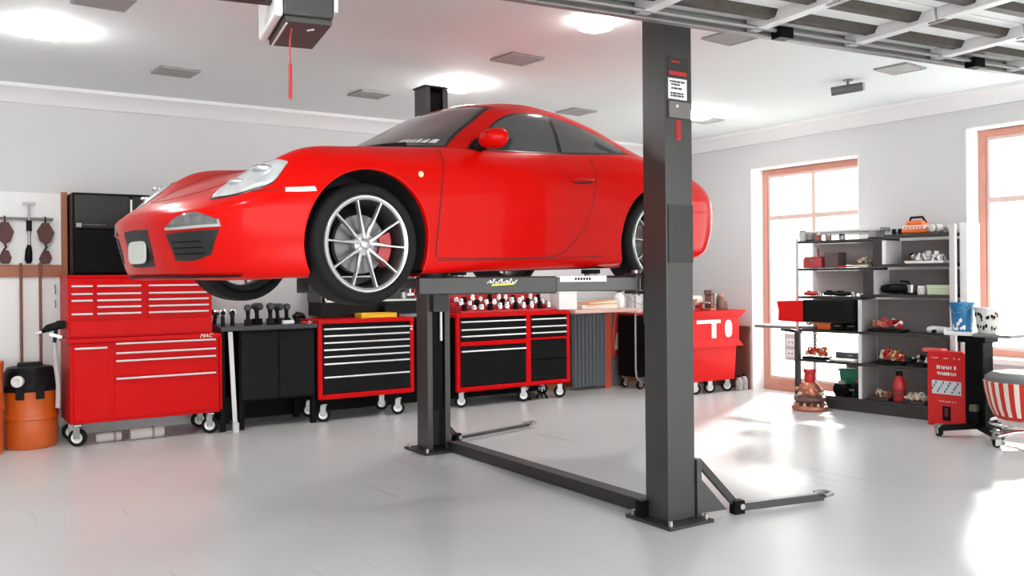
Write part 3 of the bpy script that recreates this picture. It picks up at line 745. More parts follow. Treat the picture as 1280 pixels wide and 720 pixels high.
foot(3.95, 3.965, R(-10), 1.0, .37, .05); foot(3.83, 6.98, R(14), 1.20, .25, .032)
# anchor lug on the beam side of the near base
LM().box(3.66, 3.72, 4.12, 4.18, .02, .12).build('beam_lug', BLACKM, pn, bev=.004)
# ------------------------------------------------------------------ along the back wall
DRAWBLK = mat('black_drawer_enamel', (.008, .008, .0085), .35, .0, noise=.15, spec=.07)
def caster(parent, x, y, swivel=0., r=.055, wm=None):
    o = MB().box(x-.03, x+.03, y-.03, y+.03, r*2+.022, r*2+.035).build('caster', STEEL, parent)
    c, s_ = math.cos(swivel), math.sin(swivel)
    def F():
        m = MB(); m.M = Matrix.Translation((x, y, r)) @ Matrix.Rotation(swivel, 4, 'Z'); return m
    F().box(-.028, .028, -.030, -.024, -.01, r+.024).box(-.028, .028, .024, .030, -.01, r+.024).box(-.028, .028, -.03, .03, r+.012, r+.024).build('fork', STEEL, o)
    F().lathe([(r*.62, -.021), (r-.006, -.021), (r, -.014), (r, .014), (r-.006, .021), (r*.62, .021)], 24, 'y', True).build('tread', RUBBER, o, smooth=40)
    F().lathe([(0, -.022), (r*.2, -.024), (r*.3, -.016), (r*.5, -.016), (r*.62, -.020), (r*.62, .020), (r*.5, .016), (r*.3, .016), (0, .022)], 20, 'y').build('hub', wm or ALU, o, smooth=40)
def handle_strip(parent, x0, x1, y, z, h=.016):
    MB().prism([(y, z-h/2), (y-.018, z-h/2), (y-.022, z), (y-.016, z+h/2), (y, z+h/2)], x0, x1, 'x').build('handle', ALU, parent, smooth=30)
def drawer(parent, x0, x1, yf, z0, z1, m, hz=None, name='drawer'):
    d = MB().box(x0, x1, yf-.012, yf+.02, z0, z1).build(name, m, parent, bev=.003)
    if hz is not None: handle_strip(d, x0+.01, x1-.01, yf-.012, hz)
    return d
FY = 8.80
# --- large red chest at the left: roller cabinet with a top chest standing on it
rc = thing('roller_cabinet', 'large plain red roller cabinet on silver casters beside the orange drum', 'tool cabinet', (1.765, FY, 0))
x0, x1 = -.655, .655
MB().box(x0, x1, 0, .60, .21, .93).build('body', REDC, rc, bev=.006)
MB().box(x0-.015, x1+.015, -.02, .61, .93, .975).build('top_lip', REDC, rc, bev=.008)
MB().box(x1+.0, x1+.022, -.012, .02, .23, .93).build('corner_post', REDC, rc, bev=.006)
drawer(rc, x0+.03, x0+.315, 0, .24, .905, REDC, .885, 'side_door')
for a, b, h in ((.845, .925, .915), (.775, .838, .828), (.615, .768, .757), (.245, .608, .596)):
    drawer(rc, x0+.37, x1-.03, 0, a, b, REDC, h)
for x in (x0+.07, x1-.07):
    for y in (.09, .50): caster(rc, x, y, R(-28) if y < .2 else 0, .080)
text_mesh('MAC', .055, 'emblem_lettering', WHITEP, rc, face_M((x1-.13, -.0215, .952), '-y'), .001, .3)
tc_ = thing('top_chest', 'wide red top chest with two banks of slim drawers on the large red cabinet', 'tool chest', (1.73, FY+.02, .975))
MB().box(-.63, .63, 0, .52, 0, .555).build('body', REDC, tc_, bev=.006)
MB().box(-.635, .635, -.012, .53, .545, .565).build('lid_edge', REDC, tc_, bev=.005)
rows = [1.44, 1.37, 1.31, 1.25, 1.19]
for xa, xb, rr in ((-.61, -.42, (0, 1, 2, 4)), (-.40, -.01, (0, 1, 2, 3, 4)), (.04, .60, (0, 1, 2, 3, 4))):
    for i, k in enumerate(rr):
        zt = rows[k]-.975+.012; zb = (rows[rr[i+1]]-.975+.016) if i+1 < len(rr) else zt-.055
        drawer(tc_, xa, xb, 0, zb, zt, REDC, zt-.010)
drawer(tc_, -.61, .60, 0, .02, .15, REDC, None, 'lower_panel')
# rolls stored under the cabinet
for i, (x, y, r, l, lab) in enumerate(((1.78, 8.95, .055, .30, 'long pale cloth roll lying under the red cabinet'), (1.45, 8.98, .045, .22, 'short pale cloth roll under the red cabinet, beside its left caster'))):
    o = thing('cloth_roll', lab, 'cloth roll', (x, y, r), 0, 'pale rolls under the red cabinet')
    MB().lathe([(0, -l/2), (r*.8, -l/2), (r, -l/2+.02), (r*.97, 0), (r, l/2-.02), (r*.8, l/2), (0, l/2)], 20, 'x').build('roll', mat('pale_grey_cloth', (.55, .53, .50), .8, noise=.1, bump=.2), o, smooth=60)
    MB().lathe([(r*1.0, -.012), (r*1.04, -.012), (r*1.04, .012), (r*1.0, .012)], 20, 'x', True).build('strap', GREYP, o, loc=(.05, 0, 0))
# --- pistol shaped holder hanging on the side of the red cabinet
sg = thing('spray_gun', 'black and chrome spray gun hanging on the side of the red top chest', 'spray gun', (1.005, 8.95, .90))
MB().tube([(.09, 0, .19), (.02, 0, .19), (-.05, 0, .17), (-.10, 0, .14)], [.028, .036, .034, .016], 14).build('body', BLACK, sg, smooth=60)
MB().bar((.02, 0, .18), (.0, -.01, .04), .045, .03).build('grip', BLACK, sg, bev=.008)
MB().tube([(-.10, 0, .14), (-.145, 0, .125)], [.016, .008], 12).build('nozzle', ALU, sg, smooth=60)
MB().bar((-.04, -.02, .12), (.06, -.02, .085), .02, .03).build('trigger', CHROME, sg, bev=.004)
MB().box(.02, .09, -.03, .03, .17, .235).build('hook', BLACK, sg, bev=.006)
MB().tube([(.0, 0, .05), (.01, .02, -.10), (.035, .03, -.35), (.03, .03, -.55)], .022, 12).build('hose', mat('pale_grey_hose', (.5, .5, .49), .5, noise=.1), sg, smooth=60)
# --- orange drums
def drum(name, x, y, r, h, label, lid, m=ORANGER):
    o = thing(name, label, 'drum', (x, y, 0), 0)
    MB().lathe([(0, 0), (r*.93, 0), (r*.97, .012), (r, .03), (r, h*.46), (r*1.035, h*.475), (r*1.035, h*.53), (r, h*.545), (r, h*.93), (r*1.02, h*.95), (r*1.02, h), (r*.95, h), (0, h)], 48).build('barrel', m, o, smooth=35)
    if lid:
        MB().lathe([(r*1.04, h-.045), (r*1.06, h-.03), (r*1.06, h+.01), (r*.98, h+.03), (r*.92, h+.12), (r*.80, h+.165), (r*.3, h+.18), (0, h+.18)], 40).build('lid', BLACK, o, smooth=40)
        MB().box(-.10, .10, -.05, .05, h+.165, h+.205).build('handle', BLACK, o, bev=.015)
        for a in (R(-115), R(-75), R(-20)):
            c_, s_ = math.cos(a), math.sin(a)
            mm = MB(); mm.M = Matrix.Rotation(a, 4, 'Z'); mm.box(r*1.0, r*1.09, -.035, .035, h-.11, h+.02).build('clamp', BLACK, o, bev=.006)
        mm = MB(); mm.M = Matrix.Rotation(R(-118), 4, 'Z') @ Matrix.Translation((r*.95, 0, h+.055))
        mm.lathe([(0, 0), (.045, 0), (.05, .012), (.05, .05), (.036, .055), (.030, .02), (0, .02)], 20, 'x'); mm.build('hose_port', WHITEP, o, smooth=40)
    return o
drum('vacuum_drum', .83, 9.17, .225, .555, 'orange drum with a clamped black lid beside the red cabinet', True)
drum('oil_drum', .39, 8.99, .22, .80, 'taller orange drum cut off by the left edge of the view', False, mat('red_orange_drum', (.50, .09, .015), .4, coat=.2, noise=.15))
# --- white tool board with its brown rail and the tools hanging from it
tb = thing('tool_board', 'white wall board with brown rail and grey hook bar above the orange drum', 'tool board', (.1, 9.565, 0))
MB().box(-.5, 1.05, 0, .035, .10, 2.33).build('board', mat('white_board_laminate', (.83, .83, .82), .45, noise=.02), tb, bev=.003)
MB().box(-.5, 1.05, -.03, 0, 1.53, 1.645).build('rail', WOODB, tb, bev=.004)
MB().box(1.04, 1.09, -.06, .035, 1.53, 2.34).build('end_post', WOODB, tb, bev=.004)
hb = MB().box(-.30, .97, -.045, -.03, 2.065, 2.09).build('hook_bar', mat('dark_grey_bar', (.13, .13, .125), .4, .5, noise=.1), tb, bev=.003)
for x in (.0, .56, .90): MB().box(x-.012, x+.012, -.03, 0, 2.07, 2.085).build('bar_bracket', GREYP, hb)
MB().tube([(.985, 0, 1.45), (.985, -.03, 1.44), (.985, -.04, 1.40), (.985, -.025, 1.37), (.985, -.01, 1.385)], .006, 8).build('hook', GREYP, tb, smooth=60)
MB().tube([(.985, 0, 1.30), (.985, -.03, 1.29), (.985, -.035, 1.25), (.985, -.015, 1.24)], .006, 8).build('hook', GREYP, tb, smooth=60)
def brace_tool(x, label):
    o = thing('chain_pulley', label, 'pulley', (x, 9.515, 1.66), 0, 'pulleys on the hook bar')
    D1 = mat('dark_brown_iron', (.055, .028, .024), .45, .4, noise=.4, nscale=20)
    MB().tube([(0, 0, .435), (0, -.02, .43), (0, -.022, .40), (0, 0, .38)], .008, 8).build('hook', D1, o, smooth=60)
    m = MB(); m.M = Matrix.Translation((0, 0, .30)); m.lathe([(0, -.022), (.05, -.022), (.062, -.016), (.05, -.004), (.05, .004), (.062, .016), (.05, .022), (0, .022)], 22, 'y').build('sheave', D1, o, smooth=40)
    MB().prism([(-.03, .38), (.03, .38), (.075, .29), (.045, .20), (.0, .17), (-.05, .21), (-.075, .30)], -.034, -.026, 'y').build('cheek_plate', mat('dark_red_iron', (.065, .018, .016), .45, .3, noise=.4), o)
    MB().tube([(.0, 0, .18), (.012, -.005, .15), (-.008, 0, .12), (.0, 0, .10)], .010, 8).build('link', D1, o, smooth=60)
    MB().prism([(-.02, .12), (.03, .12), (.055, .05), (.035, -.005), (-.03, -.005), (-.055, .04)], -.02, .02, 'y').build('lower_block', mat('dark_red_iron', (.13, .022, .020)), o, bev=.01)
    return o
brace_tool(.665, 'dark red chain pulley on the hook bar, nearest the left edge of the view')
brace_tool(1.00, 'dark red chain pulley on the hook bar, beside the brown end post')
o = thing('grease_gun', 'long black T-handled grease gun hanging upright on the white board', 'grease gun', (.865, 9.50, 1.66))
MB().tube([(0, 0, .55), (0, 0, .36)], .010, 10).build('rod', STEEL, o, smooth=60)
MB().box(-.055, .055, -.012, .012, .55, .575).build('handle', LGREY, o, bev=.006)
MB().cyl((0, 0, .40), (0, 0, .30), .024, 16).build('coupling', BLACK, o, smooth=40)
MB().tube([(0, 0, .32), (.002, 0, .16)], .013, 10).build('tube', STEEL, o, smooth=60)
MB().tube([(0, 0, .17), (-.005, 0, .12), (-.008, 0, .03), (-.006, 0, -.005)], [.016, .030, .034, .018], 16).build('barrel', BLACK, o, smooth=60)
for x, lab in ((.795, 'brown broom handle standing against the white board, left of the pair'), (.955, 'brown broom handle standing against the white board, nearer the end post')):
    o = thing('broom', lab, 'broom', (x, 9.50, 0), 0, 'brooms against the white board')
    MB().cyl((0, -.01, .10), (0, .02, 1.66), .013, 12).build('handle', mat('brown_broom_handle', (.20, .075, .045), .4, noise=.2, nscale=4, stretch=(1, 1, .1)), o, smooth=60)
    MB().box(-.06, .06, -.03, .02, .06, .11).build('head', WOODB, o, bev=.006)
    MB().box(-.065, .065, -.035, .025, 0, .06).build('bristles', mat('dark_bristles', (.05, .03, .02), .9, noise=.4, nscale=60), o)
# --- black wall cabinet behind the nose of the car
wc = thing('wall_cabinet', 'black wall cabinet with a flap front above the red top chest', 'wall cabinet', (1.20, 9.25, 1.545))
MB().box(0, 1.02, .0, .345, 0, .775).build('body', BLACKM, wc, bev=.006)
d = MB().box(.015, .50, -.02, -.002, .44, .755).build('flap_door', mat('satin_black_door', (.010, .010, .011), .22, .0, noise=.1, spec=.3), wc, bev=.004)
MB().box(.52, 1.0, -.02, -.002, .44, .755).build('flap_door', MATS['satin_black_door'], wc, bev=.004)
MB().box(.015, 1.0, -.02, -.002, .02, .425).build('lower_door', BLACKM, wc, bev=.004)
m = MB()
m.box(.03, .075, -.024, -.02, .447, .487)
m.build('grey_emblem', mat('grey_emblem_print', (.30, .30, .29), .5, noise=.1), d)
m = MB()
for k in range(9): m.box(.09+.022*k, .103+.022*k, -.023, -.02, .468, .478)
m.build('grey_marks', mat('dim_grey_print', (.14, .14, .14), .5, noise=.1), d)
MB().cyl((.51, -.03, .47), (.51, -.03, .72), .010, 10).build('door_stay', ALU, wc, smooth=60)
# --- black wainscot behind the chests
struct('trim_5', MB().box(2.45, 6.7, YB-.025, YB, 0, 1.02), mat('black_wall_panel', (.008, .008, .008), .6, noise=.15, spec=.08))
# --- black bench cabinet
bc = thing('bench_cabinet', 'low black bench cabinet on legs between the two red tool cabinets', 'cabinet', (2.95, 8.85, 0))
MB().box(-.52, .455, -.08, .60, .985, 1.03).build('worktop', mat('charcoal_worktop', (.035, .035, .035), .4, noise=.2), bc, bev=.006)
MB().box(-.32, .46, 0, .56, .28, .985).build('body', BLACKM, bc, bev=.005)
for xa, xb in ((-.305, .065), (.075, .445)): MB().box(xa, xb, -.012, .0, .30, .96).build('door', BLACK, bc, bev=.003)
for x in (-.30, .44):
    for y in (.03, .53): MB().box(x-.025, x+.025, y-.025, y+.025, 0, .985 if x < 0 or x > .4 else .3).build('leg', BLACKM, bc)
for y in (.03, .53): MB().box(-.50, -.46, y-.02, y+.02, 0, .985).build('leg', BLACKM, bc)
o = thing('metal_strip', 'pale grey metal strip leaning against the end of the black bench cabinet', 'metal strip', (2.555, 8.80, 0))
MB().bar((0, -.05, .0), (-.03, .0, .98), .045, .012, up=(0, 1, 0)).build('strip', mat('pale_grey_metal', (.45, .45, .44), .35, .5, noise=.1), o, bev=.002)
MB().box(-.03, .03, -.075, -.03, 0, .10).build('foot', LGREY, o, bev=.008)
# tools on the bench cabinet
def drill(x, y, rz, label, sc_=1., first=[None]):
    if first[0] is not None:
        r = dup(first[0], (x, y, 1.03), rz, label); r.scale = (sc_,)*3; return r
    o = thing('cordless_drill', label, 'cordless drill', (x, y, 1.03), rz, 'black cordless drills on the bench cabinet'); o.scale = (sc_,)*3
    MB().box(-.045, .045, -.035, .035, 0, .06).build('battery', BLACK, o, bev=.008)
    MB().tube([(0, 0, .05), (.005, 0, .10), (.012, 0, .145)], [.022, .019, .024], 12).build('grip', BLACK, o, smooth=60)
    MB().tube([(-.075, 0, .175), (-.06, 0, .175), (.05, 0, .175), (.075, 0, .175)], [.024, .036, .034, .026], 16).build('motor_housing', mat('dark_grey_housing', (.05, .05, .05)), o, smooth=50)
    MB().tube([(.075, 0, .175), (.10, 0, .175), (.125, 0, .175)], [.022, .020, .010], 14).build('chuck', STEEL, o, smooth=40)
    MB().box(.014, .03, -.008, .008, .10, .135).build('trigger', GREYP, o, bev=.003)
    first[0] = o; return o
for i, (x, y, rz, l, s_) in enumerate(((2.74, 8.93, R(70), 'black cordless drill, next to the chrome air tools', 1.0), (2.855, 9.0, R(100), 'black cordless drill, second after the chrome air tools', 1.05), (2.965, 8.92, R(80), 'black cordless drill in the middle of the row of drills', 1.05),
                     (3.075, 9.02, R(105), 'black cordless drill just behind the white sponge', 1.0), (3.18, 9.05, R(78), 'black cordless drill nearest the rounded black sander', .98))):
    drill(x, y, rz, l, s_)
def air_tool(x, y, z, a, label):
    o = thing('air_wrench', label, 'air wrench', (x, y, z), a, 'chrome air tools on the bench cabinet')
    MB().tube([(-.06, 0, .13), (-.05, 0, .13), (.03, 0, .13), (.05, 0, .13), (.085, 0, .13)], [.020, .034, .034, .022, .014], 14).build('barrel', CHROME, o, smooth=45)
    MB().tube([(-.02, 0, .11), (-.03, 0, .05), (-.035, 0, .0)], [.020, .019, .022], 12).build('grip', BLACK, o, smooth=60)
    MB().box(-.01, .008, -.008, .008, .06, .09).build('trigger', STEEL, o)
    MB().tube([(-.062, 0, .13), (-.085, 0, .13)], [.026, .020], 12).build('end_cap', BLACK, o, smooth=40)
air_tool(2.48, 8.90, 1.031, R(80), 'chrome air wrench at the end of the bench touching the red cabinet')
air_tool(2.60, 8.98, 1.031, R(75), 'chrome air wrench beside the black drills')
air_tool(2.52, 9.22, 1.031, R(10), 'chrome air wrench standing behind the other two air tools')
o = thing('sponge', 'white sponge block lying on the black bench cabinet', 'sponge', (3.12, 8.84, 1.031))
MB().box(-.06, .06, -.03, .03, 0, .04).build('block', WHITEP, o, bev=.012)
o = thing('orbital_sander', 'rounded black sander on the bench, next to the red pliers', 'sander', (3.27, 8.98, 1.031), R(20))
MB().lathe([(0, 0), (.05, 0), (.05, .015), (.04, .025), (.035, .05), (0, .05)], 24).build('pad', BLACK, o, smooth=40)
MB().tube([(-.04, 0, .06), (0, 0, .085), (.06, 0, .075), (.10, 0, .05)], [.030, .036, .030, .018], 14).build('body', BLACK, o, smooth=60)
def pliers(x, y, z, rz, label, name='pliers', m=None):
    o = thing(name, label, 'pliers', (x, y, z), rz)
    for s_ in (-1, 1):
        h = MB().tube([(-.10, s_*.03, .014), (-.05, s_*.022, .014), (0, s_*.008, .014)], [.010, .012, .008], 10).build('handle', m or REDD, o, smooth=60)
        MB().tube([(0, -s_*.008, .014), (.03, -s_*.012, .014), (.06, -s_*.003, .014)], [.009, .009, .004], 8).build('jaw', CHROME, h, smooth=60)
    MB().cyl((0, 0, 0), (0, 0, .028), .012, 12).build('pivot', CHROME, o)
pliers(3.33, 8.80, 1.031, R(35), 'red handled pliers at the end of the black bench cabinet')
# --- black fronted red cabinet
def red_frame(name, label, x0, x1, z0, z1, bays, cas, depth=.58):
    cx = (x0+x1)/2; o = thing(name, label, 'tool cabinet', (cx, FY, 0))
    w = (x1-x0)/2
    MB().box(-w, w, .03, depth, z0, z1-.04).build('body', BLACKM, o)
    f = .045
    m = MB().box(-w, -w+f, -.012, .06, z0, z1-.04).box(w-f, w, -.012, .06, z0, z1-.04).box(-w+f, w-f, -.012, .06, z0, z0+f*1.1).box(-w, w, -.02, depth, z1-.04, z1)
    for bx in bays[1:]: m.box(bx[0]-cx-.07, bx[0]-cx, -.012, .06, z0+f*1.1, z1-.04)
    m.build('frame', REDC, o, bev=.004)
    for xa, xb, dr in bays:
        for za, zb, hz, mm in dr: drawer(o, xa-cx, xb-cx, 0, za, zb, mm, hz)
    for x, y in cas: caster(o, x-cx, y-FY, R(-28), .074)
    return o
hz = [.965, .893, .822, .748, .677, .603, .465]
zz = hz+[.295]
rows_c = [((zz[i+1]+.012) if i < 6 else .295, zz[i]+.012, zz[i], DRAWBLK) for i in range(7)]
cc = red_frame('drawer_cabinet', 'red framed cabinet with seven black drawers beside the rear lift post', 3.42, 4.52, .24, 1.06, [(3.47, 4.47, rows_c)], ((3.50, 8.87), (4.36, 8.87), (3.50, 9.28), (4.36, 9.28)))
m = MB()
for z_ in (.93, .96): m.box(.505, .53, -.018, -.012, z_-.008, z_+.008)
m.build('latch', WHITEP, cc)
rows_l = [(.905, .99, .98, DRAWBLK), (.83, .90, .89, DRAWBLK), (.765, .825, .815, DRAWBLK), (.25, .70, .645, DRAWBLK)]
rows_r = [(.905, .99, .98, DRAWBLK), (.83, .90, .89, DRAWBLK), (.765, .825, .815, DRAWBLK), (.50, .73, None, DRAWBLK), (.25, .49, None, DRAWBLK)]
dd_ = red_frame('drawer_cabinet', 'wide two bay red cabinet with black lower drawers behind the lift', 5.06, 6.66, .19, 1.07, [(5.11, 6.01, rows_l), (6.08, 6.61, rows_r)], ((5.16, 8.87), (6.02, 8.87), (6.58, 8.9), (5.16, 9.28), (6.58, 9.28)))
MB().box(-.75, .15, -.012, .03, .705, .755).box(.22, .75, -.012, .03, .735, .76).build('red_rail', REDC, dd_, bev=.003)
# clutter under the wide cabinet
for x, y, r, a, l in ((6.14, 8.98, .05, 0, 'small black jack stand under the wide red cabinet, beside its middle caster'), (6.36, 8.97, .05, 1, 'small black jack stand under the wide red cabinet, nearest its end caster')):
    o = thing('jack_stand', l, 'jack stand', (x, y, 0), a*.5, 'small stands under the wide cabinet')
    for k in range(3):
        t = 2*PI*k/3+.5; MB().bar((.075*math.cos(t), .075*math.sin(t), .0), (.015*math.cos(t), .015*math.sin(t), .11), .016, .016).build('leg', BLACKM, o)
    MB().cyl((0, 0, .085), (0, 0, .135), .02, 14).build('column', STEEL, o, smooth=40)
    MB().box(-.03, .03, -.02, .02, .135, .150).build('saddle', STEEL, o, bev=.003)
o = thing('yellow_tray', 'yellow plastic tray lying on the black drawer cabinet', 'tray', (4.14, 8.92, 1.06))
MB().box(-.22, .20, -.09, .09, 0, .03).build('base', YELLOW, o, bev=.012)
MB().box(-.22, -.19, -.09, .09, .0, .055).box(.17, .20, -.09, .09, .0, .055).box(-.19, .17, -.09, -.07, .0, .055).box(-.19, .17, .07, .09, .0, .055).build('rim', YELLOW, o, bev=.008)
o = thing('charger_block', 'black charger block standing behind the yellow tray', 'charger', (4.38, 9.1, 1.06))
MB().box(-.09, .09, -.07, .07, 0, .13).build('body', BLACK, o, bev=.01)
MB().box(-.06, .06, -.05, .05, .13, .15).build('cradle', BLACK, o, bev=.006)
# --- dark wall trough with pale rim over the drawer cabinet
wt = thing('wall_trough', 'dark wall mounted bench trough with a pale metal rim above the drawer cabinet', 'wall trough', (3.62, 9.20, 1.08))
MB().box(0, 1.32, .0, .395, 0, .15).build('trough', mat('soot_black_metal', (.008, .008, .008), .6, noise=.2, spec=.2), wt, bev=.004)
MB().box(0, 1.32, .36, .395, .15, .42).build('back_board', mat('grimy_grey_board', (.10, .095, .085), .6, noise=.4, nscale=6), wt)
MB().bar((.05, -.006, .16), (1.32, -.006, .16), .016, .022).bar((.05, -.006, .16), (.0, -.006, .40), .016, .02).build('rim', mat('pale_metal_rim', (.55, .55, .52), .35, .5, noise=.15), wt)
MB().box(-.01, .01, .0, .395, .15, .40).build('end_board', MATS['grimy_grey_board'], wt)
for i, (x, m_, l) in enumerate(((.10, BLACK, 'black round tin in the wall trough at its left end'), (1.05, STEEL, 'steel can in the wall trough beside the red clamp'))):
    o = thing('tin', l, 'tin', (3.62+x, 9.35, 1.23), 0, 'tins in the wall trough')
    MB().lathe([(0, 0), (.045, 0), (.045, .085), (.04, .09), (.042, .10), (0, .10)], 22).build('body', m_, o, smooth=40)
    MB().lathe([(0, .10), (.03, .10), (.03, .115), (0, .115)], 16).build('cap', BLACK, o, smooth=40)
o = thing('red_clamp', 'red and chrome clamp standing in the wall trough behind the front wheel', 'clamp', (4.80, 9.30, 1.23))
MB().box(-.02, .02, -.02, .02, 0, .20).build('bar', REDD, o, bev=.004)
MB().box(-.10, .09, -.02, .02, .05, .085).build('jaw', CHROME, o, bev=.006)
MB().box(-.07, .10, -.02, .02, .17, .20).build('upper_jaw', BRASS, o, bev=.006)
MB().cyl((-.06, 0, .085), (-.06, 0, .18), .010, 10).build('screw', CHROME, o)
# --- open red tool tray with sockets on the wide cabinet
ot = thing('socket_case', 'long open red socket case standing on the wide two bay cabinet', 'socket case', (5.88, 9.05, 1.07))
MB().box(-.70, .66, -.16, .20, 0, .03).build('base', REDD, ot, bev=.006)
MB().box(-.70, .66, .18, .22, .0, .27).build('lid', REDD, ot, bev=.008)
MB().box(-.70, .66, .17, .185, .10, .125).build('lid_rib', REDC, ot)
MB().box(-.70, .66, -.05, .04, .03, .075).build('step', REDD, ot, bev=.004)
MB().box(-.70, .66, .04, .18, .03, .12).build('upper_step', REDD, ot, bev=.004)
def socket(x, y, z, r, h, m_, lab, protos={}):
    k = (m_.name)
    if k in protos:
        o = dup(protos[k], (x, y, z), 0, lab); o.scale = (r/.02, r/.02, h/.05); return o
    o = thing('socket', lab, 'socket', (x, y, z), 0, 'sockets in the red case'); o.scale = (r/.02, r/.02, h/.05)
    MB().lathe([(0, .0), (.018, 0), (.02, .004), (.02, .028), (.017, .034), (.017, .05), (.011, .05), (.010, .038), (0, .038)], 16).build('body', m_, o, smooth=35)
    protos[k] = o; return o
rnd = random.Random(3)
ORD = ['first', 'second', 'third', 'fourth', 'fifth', 'sixth', 'seventh', 'eighth', 'ninth', 'tenth', 'eleventh', 'twelfth']
for row, (yy, z_, nm) in enumerate(((-.11, .03, 'front'), (-.005, .075, 'middle'), (.11, .12, 'upper'))):
    for k in range(11):
        x = -.62+.118*k+rnd.uniform(-.012, .012)
        mm = CHROME if (k+row) % 3 else BLACKM
        socket(5.88+x, 9.05+yy, 1.0715+z_, .030+.006*rnd.random(), .06+.035*rnd.random(), mm, ('%s socket in the %s row of the red case, %s from the lift post' % ('chrome' if mm is CHROME else 'black', nm, ORD[k])))
# --- pale worktop running to the corner, with what stands on it and under it
wk = thing('worktop', 'long pale pink worktop running from the wide red cabinet to the corner', 'worktop', (6.70, 8.72, 0))
MB().box(0, 1.03, 0, .86, 1.03, 1.075).build('top', mat('pale_pink_worktop', (.66, .42, .37), .4, noise=.12, nscale=6), wk, bev=.006)
MB().box(.92, 1.03, .56, .62, .0, 1.03).build('support_post', mat('orange_red_panel', (.62, .10, .05), .45, noise=.1), wk, bev=.004)
cu = thing('pleated_curtain', 'grey pleated curtain hanging under the pale worktop beside the wide red cabinet', 'curtain', (7.05, 9.26, .04))
n = 120; vs = []
for i in range(n+1):
    x = .0+.56*i/n; y = .022*math.sin(2*PI*i/n*9)
    vs += [(x, y, 0), (x, y*.8, .955), (x, y*.8+.006, .955), (x, y+.006, 0)]
fs = []
for i in range(n):
    for j in range(4): fs.append((i*4+j, i*4+(j+1) % 4, i*4+4+(j+1) % 4, i*4+4+j))
MB().add(vs, fs).build('pleats', mat('blue_grey_curtain', (.13, .145, .16), .6, noise=.1), cu, smooth=60)
MB().cyl((-.01, 0, .955), (.57, 0, .955), .012, 10).build('rod', STEEL, cu)
ap = thing('hanging_apron', 'red apron with a pale patch hanging beside the orange post under the worktop', 'apron', (7.88, 9.325, .40))
vs = []; fs = []; n = 16; prof = [(0, .13), (.15, .14), (.32, .12), (.45, .085), (.60, .075)]
for j, (z_, w_) in enumerate(prof):
    for i in range(n+1):
        x = -w_+2*w_*i/n; vs.append((x, .015*math.sin(i*1.3+j*.6)-.02, z_))
for j in range(len(prof)-1):
    for i in range(n): fs.append((j*(n+1)+i, j*(n+1)+i+1, (j+1)*(n+1)+i+1, (j+1)*(n+1)+i))
a_ = MB().add(vs, fs).build('cloth', mat('red_apron_cloth', (.55, .05, .04), .8, noise=.15), ap, smooth=60); md = a_.modifiers.new('thickness', 'SOLIDIFY'); md.thickness = .006
MB().prism([(-.09, .10), (.06, .08), (.09, .22), (.03, .34), (-.06, .32)], -.05, -.042, 'y').build('pale_patch', mat('cream_cloth', (.72, .62, .45), .8, noise=.25, nscale=14), ap)
MB().tube([(-.07, -.01, .60), (0, 0, .635), (.07, -.01, .60)], .006, 8).build('neck_strap', BLACK, ap, smooth=60)
struct('trim_6', MB().box(7.70, 8.05, 9.34, 9.38, 0, 1.03), mat('grey_backing_panel', (.18, .17, .17), .6, noise=.15))
# black trolley with a tall tube frame
bt = thing('tool_trolley', 'black tool trolley with tall grey tube frame behind the near lift post', 'trolley', (7.985, 8.85, 0))
MB().box(-.20, .26, .0, .36, .16, .97).build('body', BLACKM, bt, bev=.01)
MB().box(-.20, .26, .02, .36, .97, 1.0).build('top_tray', REDD, bt, bev=.006)
for x in (-.225, .10): MB().tube([(x, -.02, .24), (x, -.02, 1.60), (x+.03, -.02, 1.66), (x+.12, -.02, 1.68)], .014, 10).build('frame_tube', mat('grey_tube_paint', (.30, .31, .31), .4, .4, noise=.1), bt, smooth=60)
MB().box(-.22, .12, -.02, .0, 1.30, 1.64).build('back_panel', BLACK, bt, bev=.006)
MB().tube([(-.225, -.02, .26), (-.21, -.02, .17), (-.16, -.02, .12)], .014, 10).build('frame_tube', MATS['grey_tube_paint'], bt, smooth=60)
caster(bt, -.12, .02, 0, .06, BRASS); caster(bt, .20, .02, 0, .06, BRASS); caster(bt, -.12, .32, 0, .06); caster(bt, .20, .32, 0, .06)
MB().box(-.02, .06, -.008, .0, .30, .33).build('grey_emblem', GREYP, bt)
# what stands on the worktop
o = thing('white_box', 'white open box at the window end of the wide red cabinet', 'box', (6.72, 8.98, 1.075))
MB().box(-.15, .13, -.1, .1, 0, .22).build('body', WHITEP, o, bev=.01)
MB().box(-.155, .135, -.105, .105, .20, .225).build('lid', WHITEP, o, bev=.006)
o = thing('paper_stack', 'cream paper stack lying on the pale worktop', 'paper', (7.22, 9.0, 1.076), -.1)
MB().box(-.26, .28, -.12, .14, 0, .05).build('sheets', mat('cream_paper', (.80, .72, .62), .8, noise=.05), o, bev=.003)
o = thing('folder', 'orange folder on the paper stack on the pale worktop', 'folder', (7.26, 8.98, 1.1275), .08)
MB().box(-.24, .24, -.10, .11, 0, .012).build('back_cover', mat('orange_card', (.74, .32, .16), .7, noise=.15), o)
MB().prism([(-.24, .014), (.24, .014), (.24, .05), (-.235, .022)], -.10, .11, 'y').build('pages', CREAM, o)
MB().prism([(-.24, .022), (.25, .052), (.25, .060), (-.24, .030)], -.105, .115, 'y').build('front_cover', mat('orange_card', (.74, .32, .16)), o)
o = thing('cardboard_tube', 'long pale grey tube on the worktop behind the papers', 'tube', (7.15, 9.32, 1.080))
MB().cyl((-.35, 0, .05), (.35, 0, .05), .05, 20).build('tube', LGREY, o, smooth=40)
MB().cyl((.35, 0, .05), (.37, 0, .05), .054, 20).build('end_cap', GREYP, o, smooth=40)
